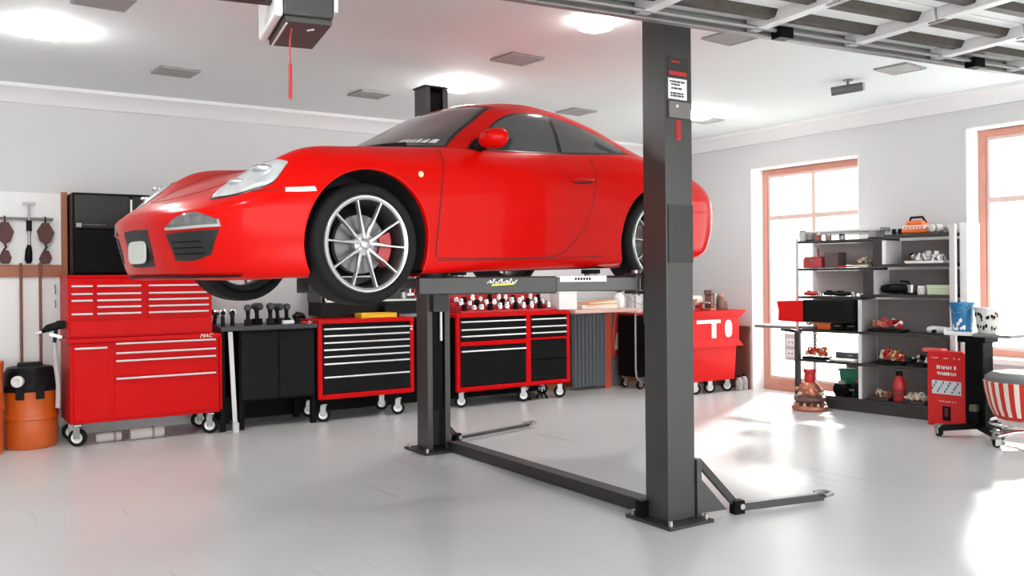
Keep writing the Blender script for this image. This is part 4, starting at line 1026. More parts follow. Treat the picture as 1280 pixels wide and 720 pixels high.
bk = thing('white_bucket', 'white bucket standing on the black trolley behind the lift post', 'bucket', (7.925, 9.03, 1.002))
MB().lathe([(0, 0), (.095, 0), (.098, .01), (.115, .22), (.122, .225), (.122, .25), (.113, .25), (.094, .015), (0, .015)], 32).build('pail', mat('white_bucket_plastic', (.80, .80, .80), .35, noise=.03), bk, smooth=40)
MB().tube([(-.12, 0, .23), (-.10, -.08, .15), (0, -.13, .11), (.10, -.08, .15), (.12, 0, .23)], .004, 8).build('handle', STEEL, bk, smooth=60)
o = thing('white_jug', 'small white jug with black cap beside the white bucket', 'jug', (7.62, 8.98, 1.076))
MB().lathe([(0, 0), (.07, 0), (.075, .01), (.075, .13), (.05, .17), (.028, .185), (.028, .20), (0, .20)], 26).build('body', WHITEP, o, smooth=45)
MB().lathe([(0, .20), (.032, .20), (.032, .235), (0, .235)], 16).build('cap', BLACK, o, smooth=40)
# --- flared red parts cart against the window wall
pc = thing('parts_cart', 'bright red wheeled parts cart with flared top beside the brown panelling', 'parts cart', (8.36, 7.98, 0))
def frustum(m, a, b, z0, z1):
    x0, x1, y0, y1 = a; X0, X1, Y0, Y1 = b
    return m.add([(x0,y0,z0),(x1,y0,z0),(x1,y1,z0),(x0,y1,z0),(X0,Y0,z1),(X1,Y0,z1),(X1,Y1,z1),(X0,Y1,z1)], [(0,3,2,1),(4,5,6,7),(0,1,5,4),(1,2,6,5),(2,3,7,6),(3,0,4,7)])
REDCART = mat('bright_red_cart', (.62, .010, .010), .4, 0, .04, noise=.05, spec=.10)
frustum(MB(), (-.40, .34, .02, .48), (-.42, .36, .0, .50), .16, .60).build('lower_bin', REDCART, pc, bev=.008)
frustum(MB(), (-.42, .46, -.03, .50), (-.43, .38, -.01, .50), .585, .68).build('skirt', REDCART, pc, bev=.004)
MB().box(-.43, .40, -.01, .50, .67, .96).build('upper_bin', REDCART, pc, bev=.008)
frustum(MB(), (-.44, .42, -.02, .51), (-.46, .50, -.06, .54), .95, 1.04).build('flared_lid', REDCART, pc, bev=.006)
m = MB(); m.box(-.10, -.02, -.016, -.010, .70, .90); m.box(-.36, .06, -.016, -.010, .885, .93); m.build('white_sticker', WHITEP, pc, bev=.004)
m = MB(); m.prism([(.20+.07*math.cos(2*PI*k/24)*.9, .81+.11*math.copysign(abs(math.sin(2*PI*k/24))**.6, math.sin(2*PI*k/24))) for k in range(24)], -.016, -.010, 'y'); m.build('oval_sticker', WHITEP, pc)
m = MB(); m.prism([(.235+.022*math.cos(2*PI*k/20), .81+.085*math.sin(2*PI*k/20)) for k in range(20)], -.019, -.016, 'y'); m.build('grey_print', LGREY, pc)
for x in (-.30, -.04, .27): caster(pc, x, .09, R(-30), .074, mat('pale_wheel_hub', (.72, .70, .68), .4, .2, noise=.1))
for x in (-.30, .26): caster(pc, x, .40, 0, .074)
# things heaped on the cart
o = thing('bench_vise', 'brown and steel bench vise standing on the red parts cart', 'vise', (8.42, 8.15, 1.04), R(15))
MB().box(-.08, .08, -.06, .06, 0, .03).build('base', BRASS, o, bev=.006)
MB().box(-.05, .03, -.05, .05, .03, .20).build('body', mat('brown_cast_iron', (.16, .085, .07), .5, .4, noise=.4, nscale=20), o, bev=.012)
MB().box(.05, .10, -.05, .05, .06, .22).build('jaw', STEEL, o, bev=.008)
MB().cyl((-.16, 0, .10), (.05, 0, .10), .018, 14).build('screw', STEEL, o, smooth=40)
MB().cyl((-.15, -.08, .10), (-.15, .08, .10), .008, 10).build('handle', CHROME, o, smooth=40)
MB().box(-.06, .0, -.055, .055, .20, .26).build('anvil', MATS['brown_cast_iron'], o, bev=.01)
for i, (x, y, rz, tl, l) in enumerate(((8.58, 8.12, .3, .25, 'brown metal jar leaning at the window end of the red cart'), (8.70, 8.18, -.4, 0, 'brown metal jar at the edge of the red cart nearest the window'))):
    o = thing('metal_jar', l, 'jar', (x, y, 1.04), rz, 'brown jars on the red cart'); 
    MB().lathe([(0, 0), (.05, 0), (.055, .02), (.05, .07+.06*(i == 0)), (.035, .10+.06*(i == 0)), (.04, .115+.06*(i == 0)), (0, .115+.06*(i == 0))], 20).build('body', mat('brown_cast_iron', (.16, .085, .07)), o, smooth=45)
    MB().lathe([(0, .115+.06*(i == 0)), (.038, .115+.06*(i == 0)), (.034, .14+.06*(i == 0)), (0, .145+.06*(i == 0))], 18).build('lid', BRASS, o, smooth=40)
o = thing('paper_roll', 'pale paper roll lying on the red parts cart behind the vise', 'roll', (8.22, 8.25, 1.04))
MB().cyl((-.14, 0, .13), (.12, 0, .13), .06, 24).build('paper', mat('cream_paper', (.80, .72, .62)), o, smooth=40)
MB().cyl((-.16, 0, .13), (.14, 0, .13), .02, 14).build('core', BRASS, o, smooth=40)
MB().box(-.14, -.11, -.05, .05, 0, .12).box(.09, .12, -.05, .05, 0, .12).box(-.14, .12, -.05, .05, 0, .015).build('cradle', REDD, o)
for x, m_, l in ((8.05, STEEL, 'steel funnel standing on the red cart nearest the lift post'),):
    o = thing('funnel', l, 'funnel', (x, 8.10, 1.04))
    MB().lathe([(.015, 0), (.018, .06), (.07, .15), (.075, .15), (.022, .055), (.019, 0)], 24, 'z', True).build('cone', m_, o, smooth=45)
    MB().bar((.07, 0, .145), (.10, 0, .10), .012, .004).build('handle', m_, o)
# bottles on the floor
for x, y, s_, l in ((8.80, 8.02, 1., 'black capped white bottle on the floor at the foot of the red cart'), (8.905, 8.03, 1.05, 'black capped white bottle on the floor nearest the window jamb')):
    o = thing('oil_bottle', l, 'bottle', (x, y, 0), 0, 'small bottles on the floor by the window'); o.scale = (s_,)*3
    MB().lathe([(0, 0), (.042, 0), (.046, .01), (.046, .12), (.03, .155), (.018, .17), (0, .17)], 22).build('bottle', mat('speckled_white_label', (.36, .34, .33), .4, noise=.95, nscale=34), o, smooth=45)
    MB().lathe([(0, .168), (.022, .168), (.022, .20), (0, .20)], 16).build('cap', BLACK, o, smooth=40)
# ------------------------------------------------------------------ the window side: shelving, red can, stand, stool
SX, SY, SA = 8.36, 6.78, math.atan2(-.9952, .0977)
ca_, sa_ = math.cos(SA), math.sin(SA)
def SW(u, v, z=0): return (SX+ca_*u-sa_*v, SY+sa_*u+ca_*v, z)
SHD = mat('charcoal_shelf_metal', (.040, .037, .035), .45, .2, noise=.2)
SHW = mat('pale_grey_shelf_panel', (.60, .58, .57), .45, noise=.05)
SHG = mat('warm_grey_back_panel', (.21, .19, .185), .55, noise=.08)
shu = thing('shelving_unit', 'tall two bay charcoal shelving unit full of parts between the windows', 'shelving', (SX, SY, 0), SA)
DPT = .38; UL, UR = 0.0, 1.82
LV = [.115, .50, .84, 1.215, 1.535, 1.845]
DIV = {1: .81, 2: .81, 3: .81, 4: .95, 5: 1.09}      # divider under each level
MB().box(0, .055, 0, .05, 0, .84).build('upright', SHD, shu, bev=.003); MB().box(.02, .045, 0, .03, .84, 1.90).build('upright', SHW, shu, bev=.003); MB().box(.02, .045, DPT-.03, DPT, 0, 1.90).build('upright', SHW, shu, bev=.003)
for u0, u1, nm in ((UR-.055, UR, SHW),):
    for v0, v1 in ((0, .05), (DPT-.05, DPT)):
        MB().box(u0, u1, v0, v1, 0, 1.98 if u0 > 1 else 1.90).build('upright', nm if (u0 > 1 or v0 > .1) else SHD, shu, bev=.003)
for i, z in enumerate(LV):
    dz = .0 if i < 4 else (-.005)
    dv = DIV.get(i+1 if i == 0 else i, .81)
    MB().box(UL+.055, dv, .004, DPT-.05, z+dz, z+dz+.028).build('shelf', SHD, shu, bev=.002)
    MB().box(dv, UR-.055, .004, DPT-.05, z+(.025 if i in (3, 4, 5) else 0), z+.03+(.025 if i in (3, 4, 5) else 0)).build('shelf', SHD, shu, bev=.002)
MB().box(UL+.055, UR-.055, 0.006, .03, .0, .112).build('plinth', SHD, shu)
for i in range(1, 6):
    dv = DIV[i]; z0 = LV[i-1]+.03+(.025 if i-1 in (3, 4, 5) else 0); z1 = LV[i]-.006
    d = MB().box(dv-.016, dv+.016, .012, DPT-.055, z0, z1).build('divider', SHW if i > 3 else mat('mid_grey_panel', (.33, .31, .305), .55, noise=.06), shu, bev=.002)
    MB().box(dv-.022, dv+.012, -.004, .012, z0, z1).build('edge_strip', mat('white_edge_strip', (.80, .80, .79), .4, noise=.03) if i != 4 else SHD, d)
    MB().box(dv+.017, UR-.055, DPT-.052, DPT-.045, z0, z1).build('back_panel', SHG, shu)
    if i in (3, 4, 5) or i == 1: MB().box(UL+.055 if i != 1 else .45, dv-.017, DPT-.052, DPT-.045, z0, z1).build('back_panel', mat('light_grey_back_panel', (.50, .47, .46), .55, noise=.06), shu)
MB().box(dv-.13, dv-.022, .0, .03, LV[4]+.03, LV[5]-.006).build('end_bracket', SHD, shu)
MB().box(DIV[4]-.10, DIV[4]-.022, .0, .03, LV[3]+.03, LV[4]-.006).build('end_bracket', SHD, shu)
MB().box(UL, 1.12, DPT-.05, DPT-.03, 1.93, 1.965).build('top_rail', SHW, shu)
MB().box(UR+.004, UR+.075, .10, DPT, .0, 1.99).build('side_sheet', mat('white_edge_strip', (.80, .80, .79)), shu)
MB().box(-.56, -.005, .02, .26, .86, .895).build('side_table', mat('grey_side_table', (.20, .20, .195), .4, noise=.08), shu, bev=.008)
MB().bar((-.26, .14, .845), (-.005, .14, .82), .05, .03).build('table_brace', SHD, shu)
# case hung under the fourth shelf
cs = thing('tool_case', 'long black tool case with a bright red end slotted under the third shelf', 'tool case', SW(.0, -.03, .965), SA)
MB().box(.243, .76, -.17, .28, .0, .243).build('body', BLACK, cs, bev=.008)
MB().prism([(-.08, .0), (.24, -.01), (.24, .235), (-.10, .225), (-.075, .12)], -.172, -.036, 'y').build('red_end', REDCART, cs, bev=.008)
def on(lv, right=False): return .002+LV[lv]+(.030 if right else .028)+(.025 if right and lv in (3, 4, 5) else (-.005 if not right and lv >= 4 else 0))
def put(name, label, cat, u, v, z, rz=0, group=None): return thing(name, label, cat, SW(u, v, z), SA+rz, group)
# top shelf
for k, (v, m_) in enumerate(((.10, SHW), (.16, LGREY), (.22, SHW))):
    o = put('pipe', ('pale pipe lying on top of the shelving, %s of the three' % ('front', 'middle', 'rear')[k]), 'pipe', .60, v, on(5)+.078, 0, 'pipes on top of the shelving')
    MB().cyl((-.50, 0, .018), (.40, 0, .018), .018, 14).build('pipe', m_, o, smooth=60)
    MB().cyl((.40, 0, .018), (.43, 0, .018), .023, 14).build('collar', GREYP, o, smooth=60)
for u_, l in ((.16, 'low grey rack block under the pipes at their window end'), (.92, 'low grey rack block under the pipes by the orange saw')):
    o = put('rack_block', l, 'rack', u_, .16, on(5), 0, 'blocks under the pipes')
    MB().box(-.04, .04, -.10, .10, 0, .078).build('block', GREYP, o, bev=.006)
    MB().box(-.045, .045, -.105, .105, 0, .012).build('foot', BLACK, o)
def tub(name, label, u, v, z, r, h, m_, lidm=None, grp=None, cat='tin'):
    o = put(name, label, cat, u, v, z, 0, grp)
    MB().lathe([(0, 0), (r*.94, 0), (r, .008), (r, h-.01), (r*1.04, h-.008), (r*1.04, h), (0, h)], 24).build('body', m_, o, smooth=40)
    if lidm: MB().lathe([(0, h), (r*.9, h), (r*.86, h+.02), (0, h+.022)], 20).build('lid', lidm, o, smooth=40)
    return o
tub('tin', 'grey tin at the far end of the top left shelf', .07+.02, .045, on(5), .038, .10, LGREY, GREYP)
tub('tin', 'dull red tin on the top left shelf beside the grey tin', .29, .045, on(5), .036, .06, mat('rust_red_tin', (.30, .09, .075), .5, noise=.3), STEEL)
tub('tin', 'brown tin on the top left shelf, third from its far end', .42, .04, on(5), .034, .05, mat('brown_tin', (.25, .15, .12), .5, noise=.3), STEEL)
tub('tin', 'dark steel tin on the top left shelf near its middle', .58, .045, on(5), .034, .04, STEEL, BLACK)
# orange saw
o = put('chain_saw', 'orange and white saw body on the top right shelf', 'saw', 1.38, .14, on(5, True))
MB().box(-.14, .14, -.08, .08, 0, .075).build('base', mat('vivid_orange', (.85, .17, .025), .4, noise=.05), o, bev=.02)
MB().box(-.125, .13, -.083, .06, .045, .085).build('label_band', WHITEP, o, bev=.006)
m = MB()
for k in range(6): m.box(-.10+.035*k, -.08+.035*k, -.086, -.083, .054, .076)
m.build('orange_marks', MATS['vivid_orange'], o)
MB().box(-.10, .09, -.07, .07, .08, .135).build('cover', MATS['vivid_orange'], o, bev=.025)
MB().tube([(-.09, 0, .11), (-.07, 0, .17), (.05, 0, .17), (.09, 0, .11)], .013, 10).build('handle', BLACK, o, smooth=60)
for k, (u, v, s_, l) in enumerate(((1.60, .075, .85, 'pale grey rag roll on the top right shelf beside the orange saw'), (1.70, .19, .8, 'pale grey rag roll at the window end of the top right shelf'), (1.57, .27, .78, 'pale grey rag roll at the back of the top right shelf'))):
    o = put('rag_roll', l, 'cloth roll', u, v, on(5, True), 1.2+k*.15, 'rag rolls on the top shelf'); o.scale = (s_,)*3
    mm = MB(); vs = []
    mm.tube([(-.085, 0, .05), (-.07, 0, .055), (0, .004, .058), (.07, 0, .055), (.085, 0, .05)], [.03, .046, .052, .046, .028], 16).build('cloth', mat('pale_rag_cloth', (.62, .61, .58), .9, noise=.25, nscale=25, bump=.6), o, smooth=60)
    MB().tube([(-.05, 0, .055), (-.02, 0, .055)], .0535, 16).build('band', GREYP, o, smooth=60)
for k, (u, l) in enumerate(((1.16, 'small black fitting on the top right shelf at its inner end'), (1.225, 'small black fitting on the top right shelf next to the orange saw'))):
    o = put('pipe_fitting', l, 'fitting', u, .08, on(5, True), 2+k, 'black fittings on the top shelf')
    MB().cyl((0, 0, 0), (0, 0, .055), .024, 14).build('socket', BLACKM, o, smooth=40)
    MB().cyl((0, 0, .03), (.05, 0, .03), .018, 12).build('branch', STEEL, o, smooth=40)
# second shelf
o = put('red_box', 'dull red tool box with a post handle on the second left shelf', 'tool box', .19, .14, on(4))
MB().box(-.11, .12, -.08, .10, 0, .10).build('body', mat('dusty_red_enamel', (.42, .045, .055), .45, noise=.15), o, bev=.008)
MB().prism([(-.11, .10), (.12, .10), (.09, .13), (-.08, .13)], -.08, .10, 'y').build('lid', MATS['dusty_red_enamel'], o, bev=.004)
MB().box(.025, .04, .0, .012, .13, .22).build('handle', MATS['dusty_red_enamel'], o)
MB().box(-.02, .02, -.088, -.08, .075, .10).build('latch', STEEL, o)
o = put('carton', 'dark brown carton beside the dull red tool box', 'box', .43, .16, on(4))
MB().box(-.08, .08, -.09, .09, 0, .165).build('body', mat('dark_brown_card', (.11, .07, .065), .7, noise=.1), o, bev=.004)
MB().box(-.083, .083, -.093, .093, .145, .170).build('lid', mat('dark_brown_card', (.11, .07, .065)), o, bev=.003)
o = put('red_wrench', 'short red pipe wrench lying on the second left shelf', 'wrench', .60, .08, on(4))
MB().bar((-.09, 0, .012), (.05, 0, .012), .02, .02).build('handle', REDD, o, bev=.004)
MB().box(.05, .09, -.03, .02, 0, .025).build('jaw', STEEL, o, bev=.003)
def heap(name, label, u, v, z, w, d, h, mats, n, seed, cat='parts'):
    # shallow tray heaped with small parts
    o = put(name, label, cat, u, v, z)
    MB().prism([(-w*.45, 0), (w*.45, 0), (w*.5, .028), (-w*.5, .028)], -d/2, d/2, 'y').build('tray', mats[0], o, bev=.004)
    r_ = random.Random(seed)
    for k in range(n):
        q = r_.random(); x = (r_.random()-.5)*w*.8; y = (r_.random()-.5)*d*.7
        f = 1-(abs(x)/(w*.5))**1.6
        s_ = r_.uniform(.018, .034); zz_ = .012+s_*1.35+max(0, f)*h*r_.uniform(.25, 1)
        m = MB(); m.M = Matrix.Translation((x, y, zz_)) @ Euler((r_.random()*6, r_.random()*6, r_.random()*6)).to_matrix().to_4x4()
        if q < .35: m.lathe([(s_*.5, -s_*.4), (s_, -s_*.4), (s_, s_*.4), (s_*.5, s_*.4)], 12, 'z', True)
        elif q < .7: m.tube([(-s_*1.3, 0, 0), (-s_*.3, 0, 0), (-s_*.25, 0, 0), (s_*1.3, 0, 0)], [s_*.75, s_*.75, s_*.4, s_*.4], 8)
        else: m.box(-s_, s_, -s_*.6, s_*.6, -s_*.5, s_*.5)
        m.build('small_part', mats[1+k % (len(mats)-1)], o, smooth=35)
    return o
CRM = mat('cream_parts', (.62, .52, .40), .5, noise=.3); WPT = mat('off_white_parts', (.72, .71, .69), .5, noise=.1); GLD = mat('brass_parts', (.62, .40, .16), .35, .6, noise=.2); CPR = mat('copper_parts', (.52, .20, .13), .35, .6, noise=.25); VOR = MATS['vivid_orange']
heap('parts_tray', 'cream parts tray on the second left shelf beside the divider', .80, .10, on(4), .20, .18, .05, [CRM, CRM, BRASS, STEEL], 12, 1)
heap('parts_tray', 'long tray of off white parts on the second right shelf', 1.50, .10, on(4, True), .42, .18, .045, [WPT, WPT, STEEL, WPT], 22, 2)
tub('jar', 'brown glass jar behind the white parts on the second right shelf', 1.28, .25, on(4, True), .045, .09, mat('brown_tin', (.25, .15, .12)), BLACK)
# third shelf
def flat_tool(label, u, v, z, L, m_):
    o = put('air_ratchet', label, 'ratchet', u, v, z, .1, 'black ratchets on the third shelf')
    MB().tube([(-L/2, 0, .025), (-L*.1, 0, .028), (L*.2, 0, .028), (L*.35, 0, .026)], [.020, .026, .022, .014], 12).build('body', m_, o, smooth=60)
    MB().lathe([(0, 0), (.030, 0), (.030, .04), (.022, .05), (0, .05)], 16).build('head', STEEL, o, loc=(L*.42, 0, 0), smooth=40)
    MB().box(-L*.35, -L*.1, -.01, .01, .045, .062).build('lever', BLACK, o)
flat_tool('red gripped ratchet on the third left shelf at its far end', .20, .07, on(3), .20, REDD)
flat_tool('short black ratchet on the third left shelf in the middle', .40, .16, on(3), .22, BLACK)
flat_tool('long black ratchet on the third left shelf beside the divider', .60, .06, on(3), .24, BLACK)
o = put('angle_grinder', 'large black angle grinder on the third right shelf', 'grinder', 1.16, .13, on(3, True))
MB().tube([(-.16, 0, .055), (-.12, 0, .06), (.06, 0, .062), (.14, 0, .06)], [.036, .046, .050, .040], 16).build('body', BLACK, o, smooth=60)
MB().cyl((.15, 0, .02), (.15, 0, .10), .042, 18).build('gear_head', STEEL, o, smooth=40)
MB().cyl((.15, 0, .004), (.15, 0, .02), .085, 28).build('disc', BLACKM, o, smooth=40)
MB().tube([(.13, 0, .09), (.13, -.02, .13), (.05, -.02, .14)], .014, 10).build('side_handle', BLACK, o, smooth=60)
tub('tin', 'white tub on the third right shelf between grinder and green box', 1.44, .10, on(3, True), .045, .07, WPT, WHITEP)
o = put('green_box', 'pale green box on the third right shelf at its window end', 'box', 1.63, .13, on(3, True))
MB().box(-.11, .12, -.09, .10, 0, .085).build('body', mat('pale_green_card', (.50, .56, .40), .6, noise=.08), o, bev=.004)
MB().box(-.114, .124, -.094, .104, .065, .10).build('lid', mat('pale_green_card', (.50, .56, .40)), o, bev=.003)
# fourth shelf
heap('parts_tray', 'grey tray of white parts on the fourth left shelf, far end', .14, .12, on(2), .15, .16, .05, [GREYP, WPT, STEEL], 10, 3)
o = put('orange_bin', 'small orange bin on the fourth left shelf under the tool case', 'bin', .34, .11, on(2))
frustum(MB(), (-.075, .075, -.06, .06), (-.09, .09, -.07, .07), 0, .075).build('bin', VOR, o, bev=.006)
MB().box(-.07, .07, -.05, .05, .06, .085).build('contents', CRM, o, bev=.01)
for u, l in ((.52, 'rounded black case on the fourth left shelf beside the orange bin'), (.68, 'rounded black case on the fourth left shelf beside the divider')):
    o = put('small_case', l, 'case', u, .12, on(2), 0, 'black cases on the fourth shelf')
    MB().prism([(-.075, 0), (.07, 0), (.07, .05), (.045, .085), (-.04, .085), (-.075, .05)], -.08, .08, 'y').build('body', BLACK, o, bev=.012)
    MB().tube([(-.03, -.078, .05), (-.025, -.10, .05), (.025, -.10, .05), (.03, -.078, .05)], .005, 8).build('handle', GREYP, o, smooth=60)
heap('parts_tray', 'heap of red and white parts on the fourth right shelf', 1.07, .11, on(2, True), .38, .2, .08, [BLACK, CPR, REDD, WPT, CPR, REDD], 34, 4)
o = put('heat_gun', 'white heat gun lying on the fourth right shelf', 'heat gun', 1.62, .10, on(2, True))
MB().tube([(-.12, 0, .04), (-.08, 0, .045), (.05, 0, .045), (.10, 0, .04), (.14, 0, .04)], [.03, .04, .036, .022, .018], 14).build('body', WHITEP, o, smooth=60)
MB().bar((-.04, -.02, .035), (-.02, -.10, .03), .035, .03).build('grip', BLACK, o, bev=.006)
# fifth shelf
heap('parts_tray', 'heap of orange and red fittings on the fifth left shelf', .22, .11, on(1), .28, .2, .085, [BLACK, VOR, CPR, REDD, CRM], 30, 5)
o = put('paper_pad', 'white paper pad lying on the fifth left shelf', 'paper', .58, .10, on(1), .1)
MB().box(-.15, .15, -.07, .10, 0, .02).build('sheets', WHITEP, o)
MB().box(-.155, -.14, -.072, .102, 0, .022).build('binding', GREYP, o)
o = put('file_box', 'flat grey case lying behind the paper pad on the fifth left shelf', 'case', .56, .265, on(1))
MB().box(-.18, .18, -.04, .04, 0, .085).build('body', mat('slate_case', (.12, .13, .15), .5, noise=.1), o, bev=.008)
MB().box(-.03, .03, -.046, -.04, .04, .06).build('latch', STEEL, o)
heap('parts_tray', 'heap of brass and red parts on the fifth right shelf', 1.10, .11, on(1, True), .30, .2, .10, [BLACK, GLD, CPR, REDD, CRM], 34, 6)
heap('parts_tray', 'tray of black and white parts on the fifth right shelf', 1.40, .10, on(1, True), .20, .16, .05, [BLACK, WPT, BLACK, STEEL], 14, 7)
o = put('hook_chain', 'short black chain hanging over the orange fittings on the left bay', 'chain', .28, -.016, .54)
m = MB()
for k in range(6):
    z_ = .285-.035*k
    m = MB(); m.M = Matrix.Translation((0, 0, z_)) @ Matrix.Rotation(PI/2*(k % 2), 4, 'Z')
    m.tube([(.012*math.cos(t), 0, .022*math.sin(t)) for t in [2*PI*i/10 for i in range(11)]], .0035, 6, False).build('link', BLACKM, o, smooth=60)
# bottom shelf and the floor before it
o = put('engine_part', 'tall stack of copper toned machine parts standing before the left bay', 'machine part', .34, -.23, 0); o.scale = (1.12, 1.12, 1.12)
MB().lathe([(0, 0), (.16, 0), (.175, .02), (.165, .045), (.13, .055), (0, .055)], 36).build('base_flange', CPR, o, smooth=40)
MB().lathe([(0, .055), (.12, .055), (.125, .075), (.15, .10), (.15, .13), (.12, .15), (0, .15)], 36).build('ring', mat('brown_cast_iron', (.16, .085, .07)), o, smooth=40)
MB().lathe([(0, .15), (.10, .15), (.11, .19), (.095, .24), (.065, .27), (0, .27)], 32).build('housing', CPR, o, smooth=40)
MB().lathe([(0, .27), (.045, .27), (.055, .30), (.05, .36), (.06, .37), (.06, .40), (0, .40)], 28).build('neck', REDD, o, smooth=40)
for k in range(14):
    t = 2*PI*k/14; MB().cyl((.145*math.cos(t), .145*math.sin(t), .04), (.145*math.cos(t), .145*math.sin(t), .075), .013, 8).build('bolt', CRM if k % 2 else BRASS, o, smooth=40)
for k in range(9):
    t = 2*PI*k/9+.2; MB().ball((.115*math.cos(t), .115*math.sin(t), .165+.02*(k % 3)), .026, 1, 1, .8, 10, 7).build('cap_nut', (CRM, CPR, BRASS)[k % 3], o, smooth=60)
for k in range(3):
    MB().tube([((.13+.012*k)*math.cos(t)+.0, (.13+.012*k)*math.sin(t), .008+.016*k) for t in [2*PI*i/28 for i in range(29)]], .010, 8, False).build('coil', CRM if k == 1 else CPR, o, smooth=60)
o = put('green_crate', 'dark green crate at the back of the bottom left shelf', 'crate', .62, .23, on(0))
frustum(MB(), (-.13, .13, -.07, .07), (-.15, .15, -.085, .085), 0, .28).build('body', GREEN, o, bev=.006)
MB().box(-.16, .16, -.095, .095, .27, .295).build('rim', GREEN, o, bev=.004)
o = put('small_motor', 'black electric motor on the bottom left shelf before the green crate', 'motor', .57, .07, on(0))
MB().cyl((-.09, 0, .075), (.07, 0, .075), .065, 22).build('stator', BLACKM, o, smooth=40)
MB().box(-.07, .05, -.06, .06, 0, .02).build('foot', BLACKM, o)
MB().cyl((.07, 0, .075), (.12, 0, .075), .014, 12).build('shaft', STEEL, o, smooth=40)
MB().box(-.05, .02, -.03, .03, .13, .17).build('terminal_box', GREYP, o, bev=.005)
tub('tin', 'dark bottle with red cap on the bottom left shelf beside the motor', .74, .07, on(0), .035, .16, BLACK, REDD)
o = put('red_bottle', 'red fluid bottle standing on the bottom right shelf', 'bottle', 1.18, .12, on(0, True))
MB().lathe([(0, 0), (.055, 0), (.062, .01), (.062, .17), (.058, .21), (.04, .255), (.03, .27), (0, .27)], 28).build('bottle', mat('red_bottle_plastic', (.62, .03, .03), .35, coat=.2, noise=.08), o, smooth=45)
MB().lathe([(0, .27), (.034, .27), (.034, .315), (0, .315)], 18).build('cap', BLACK, o, smooth=40)
MB().lathe([(.0625, .05), (.0635, .05), (.0635, .13), (.0625, .13)], 28, 'z', True).build('label_band', mat('dark_red_label', (.30, .02, .02), .5, noise=.3), o, smooth=40)
heap('parts_tray', 'tray of pale brown parts on the bottom right shelf left of the red bottle', 1.00, .11, on(0, True), .22, .18, .03, [SHD, BRASS, CRM], 10, 8)
heap('parts_tray', 'tray of pale brown parts on the bottom right shelf right of the red bottle', 1.38, .11, on(0, True), .24, .18, .06, [SHD, CRM, WPT, BRASS], 16, 9)
# socket outlet on the window frame behind the side table
o = thing('power_outlet', 'grey double power outlet box low on the window jamb behind the side table', 'power outlet', (9.19, 7.50, .40), 0)
MB().box(0, .02, -.11, .11, 0, .34).build('plate', LGREY, o, bev=.008)
for z_ in (.09, .23):
    b_ = MB().box(-.015, .0, -.07, .07, z_-.05, z_+.05).build('socket_face', WHITEP, o, bev=.006)
    MB().cyl((-.017, -.025, z_), (-.013, -.025, z_), .010, 10).build('socket_hole', BLACK, b_); MB().cyl((-.017, .025, z_), (-.013, .025, z_), .010, 10).build('socket_hole', BLACK, b_)
# --- red can with printed front
rn = thing('fuel_can', 'tall flat red can with white printed front at the end of the shelving', 'can', (8.30, 4.93, 0), R(2))
CANR = mat('bright_red_can', (.64, .014, .014), .35, 0, .15, noise=.04, spec=.3)
MB().prism([(-.19, .0), (.19, .0), (.19, .70), (.17, .735), (-.17, .735), (-.19, .70)], .0, .09, 'x').build('front_can', CANR, rn, bev=.012)
MB().prism([(-.27, .14), (.10, .14), (.10, .66), (.06, .70), (-.22, .70), (-.27, .66)], .095, .19, 'x').build('rear_can', REDCART, rn, bev=.014)
m = MB().box(.02, .18, -.20, .04, .70, .725)
m.build('white_lid_clip', WHITEP, rn, bev=.006)
MB().box(.02, .12, .05, .25, .715, .75).build('top_flap', mat('pale_red_flap', (.72, .12, .12), .4, noise=.05), rn, bev=.004)
def cyl_cap(x, y): MB().cyl((x, y, .72), (x, y, .765), .026, 16).build('cap', WHITEP, rn, smooth=40)
cyl_cap(.14, -.16)
def marks(z, y0, y1, n, h, m_, seed):
    r_ = random.Random(seed); m = MB(); w = (y1-y0)/n
    for k in range(n):
        y = y0+w*k
        if r_.random() < .12: continue
        a = r_.uniform(.5, .8)*w
        m.box(-.003, .001, y, y+a*.45, z-h/2, z+h/2); m.box(-.003, .001, y+a*.45, y+a, z-h*r_.choice((.5, .1)), z+h*r_.choice((.5, .15)))
    m.build('white_lettering', m_, rn, smooth=0)
marks(.665, -.14, .15, 12, .014, mat('pale_pink_print', (.80, .45, .42), .5, noise=.05), 1)
marks(.575, -.10, .10, 9, .034, WHITEP, 2); marks(.515, -.10, .09, 9, .032, WHITEP, 3)
marks(.245, -.10, .08, 6, .014, MATS['pale_pink_print'], 4)
MB().box(-.003, .001, -.15, .14, .315, .445).build('pale_band', mat('pale_blue_white_band', (.66, .70, .74), .5, noise=.05), rn)
m = MB(); r_ = random.Random(9)
for k in range(16):
    y = -.14+.0178*k; z_ = .33+.028*(k*7 % 4); m.box(-.005, -.002, y, y+.013, z_, z_+.018+.01*r_.random())
m.build('blue_lettering', mat('dark_blue_print', (.03, .06, .18), .5, noise=.1), rn, smooth=0)
MB().box(-.004, .001, -.045, .035, .06, .20).build('black_slot', BLACK, rn)
MB().box(-.006, -.003, -.02, .012, .10, .18).build('slot_gauge', mat('dull_dark_red', (.16, .01, .01), .5, noise=.1), rn)
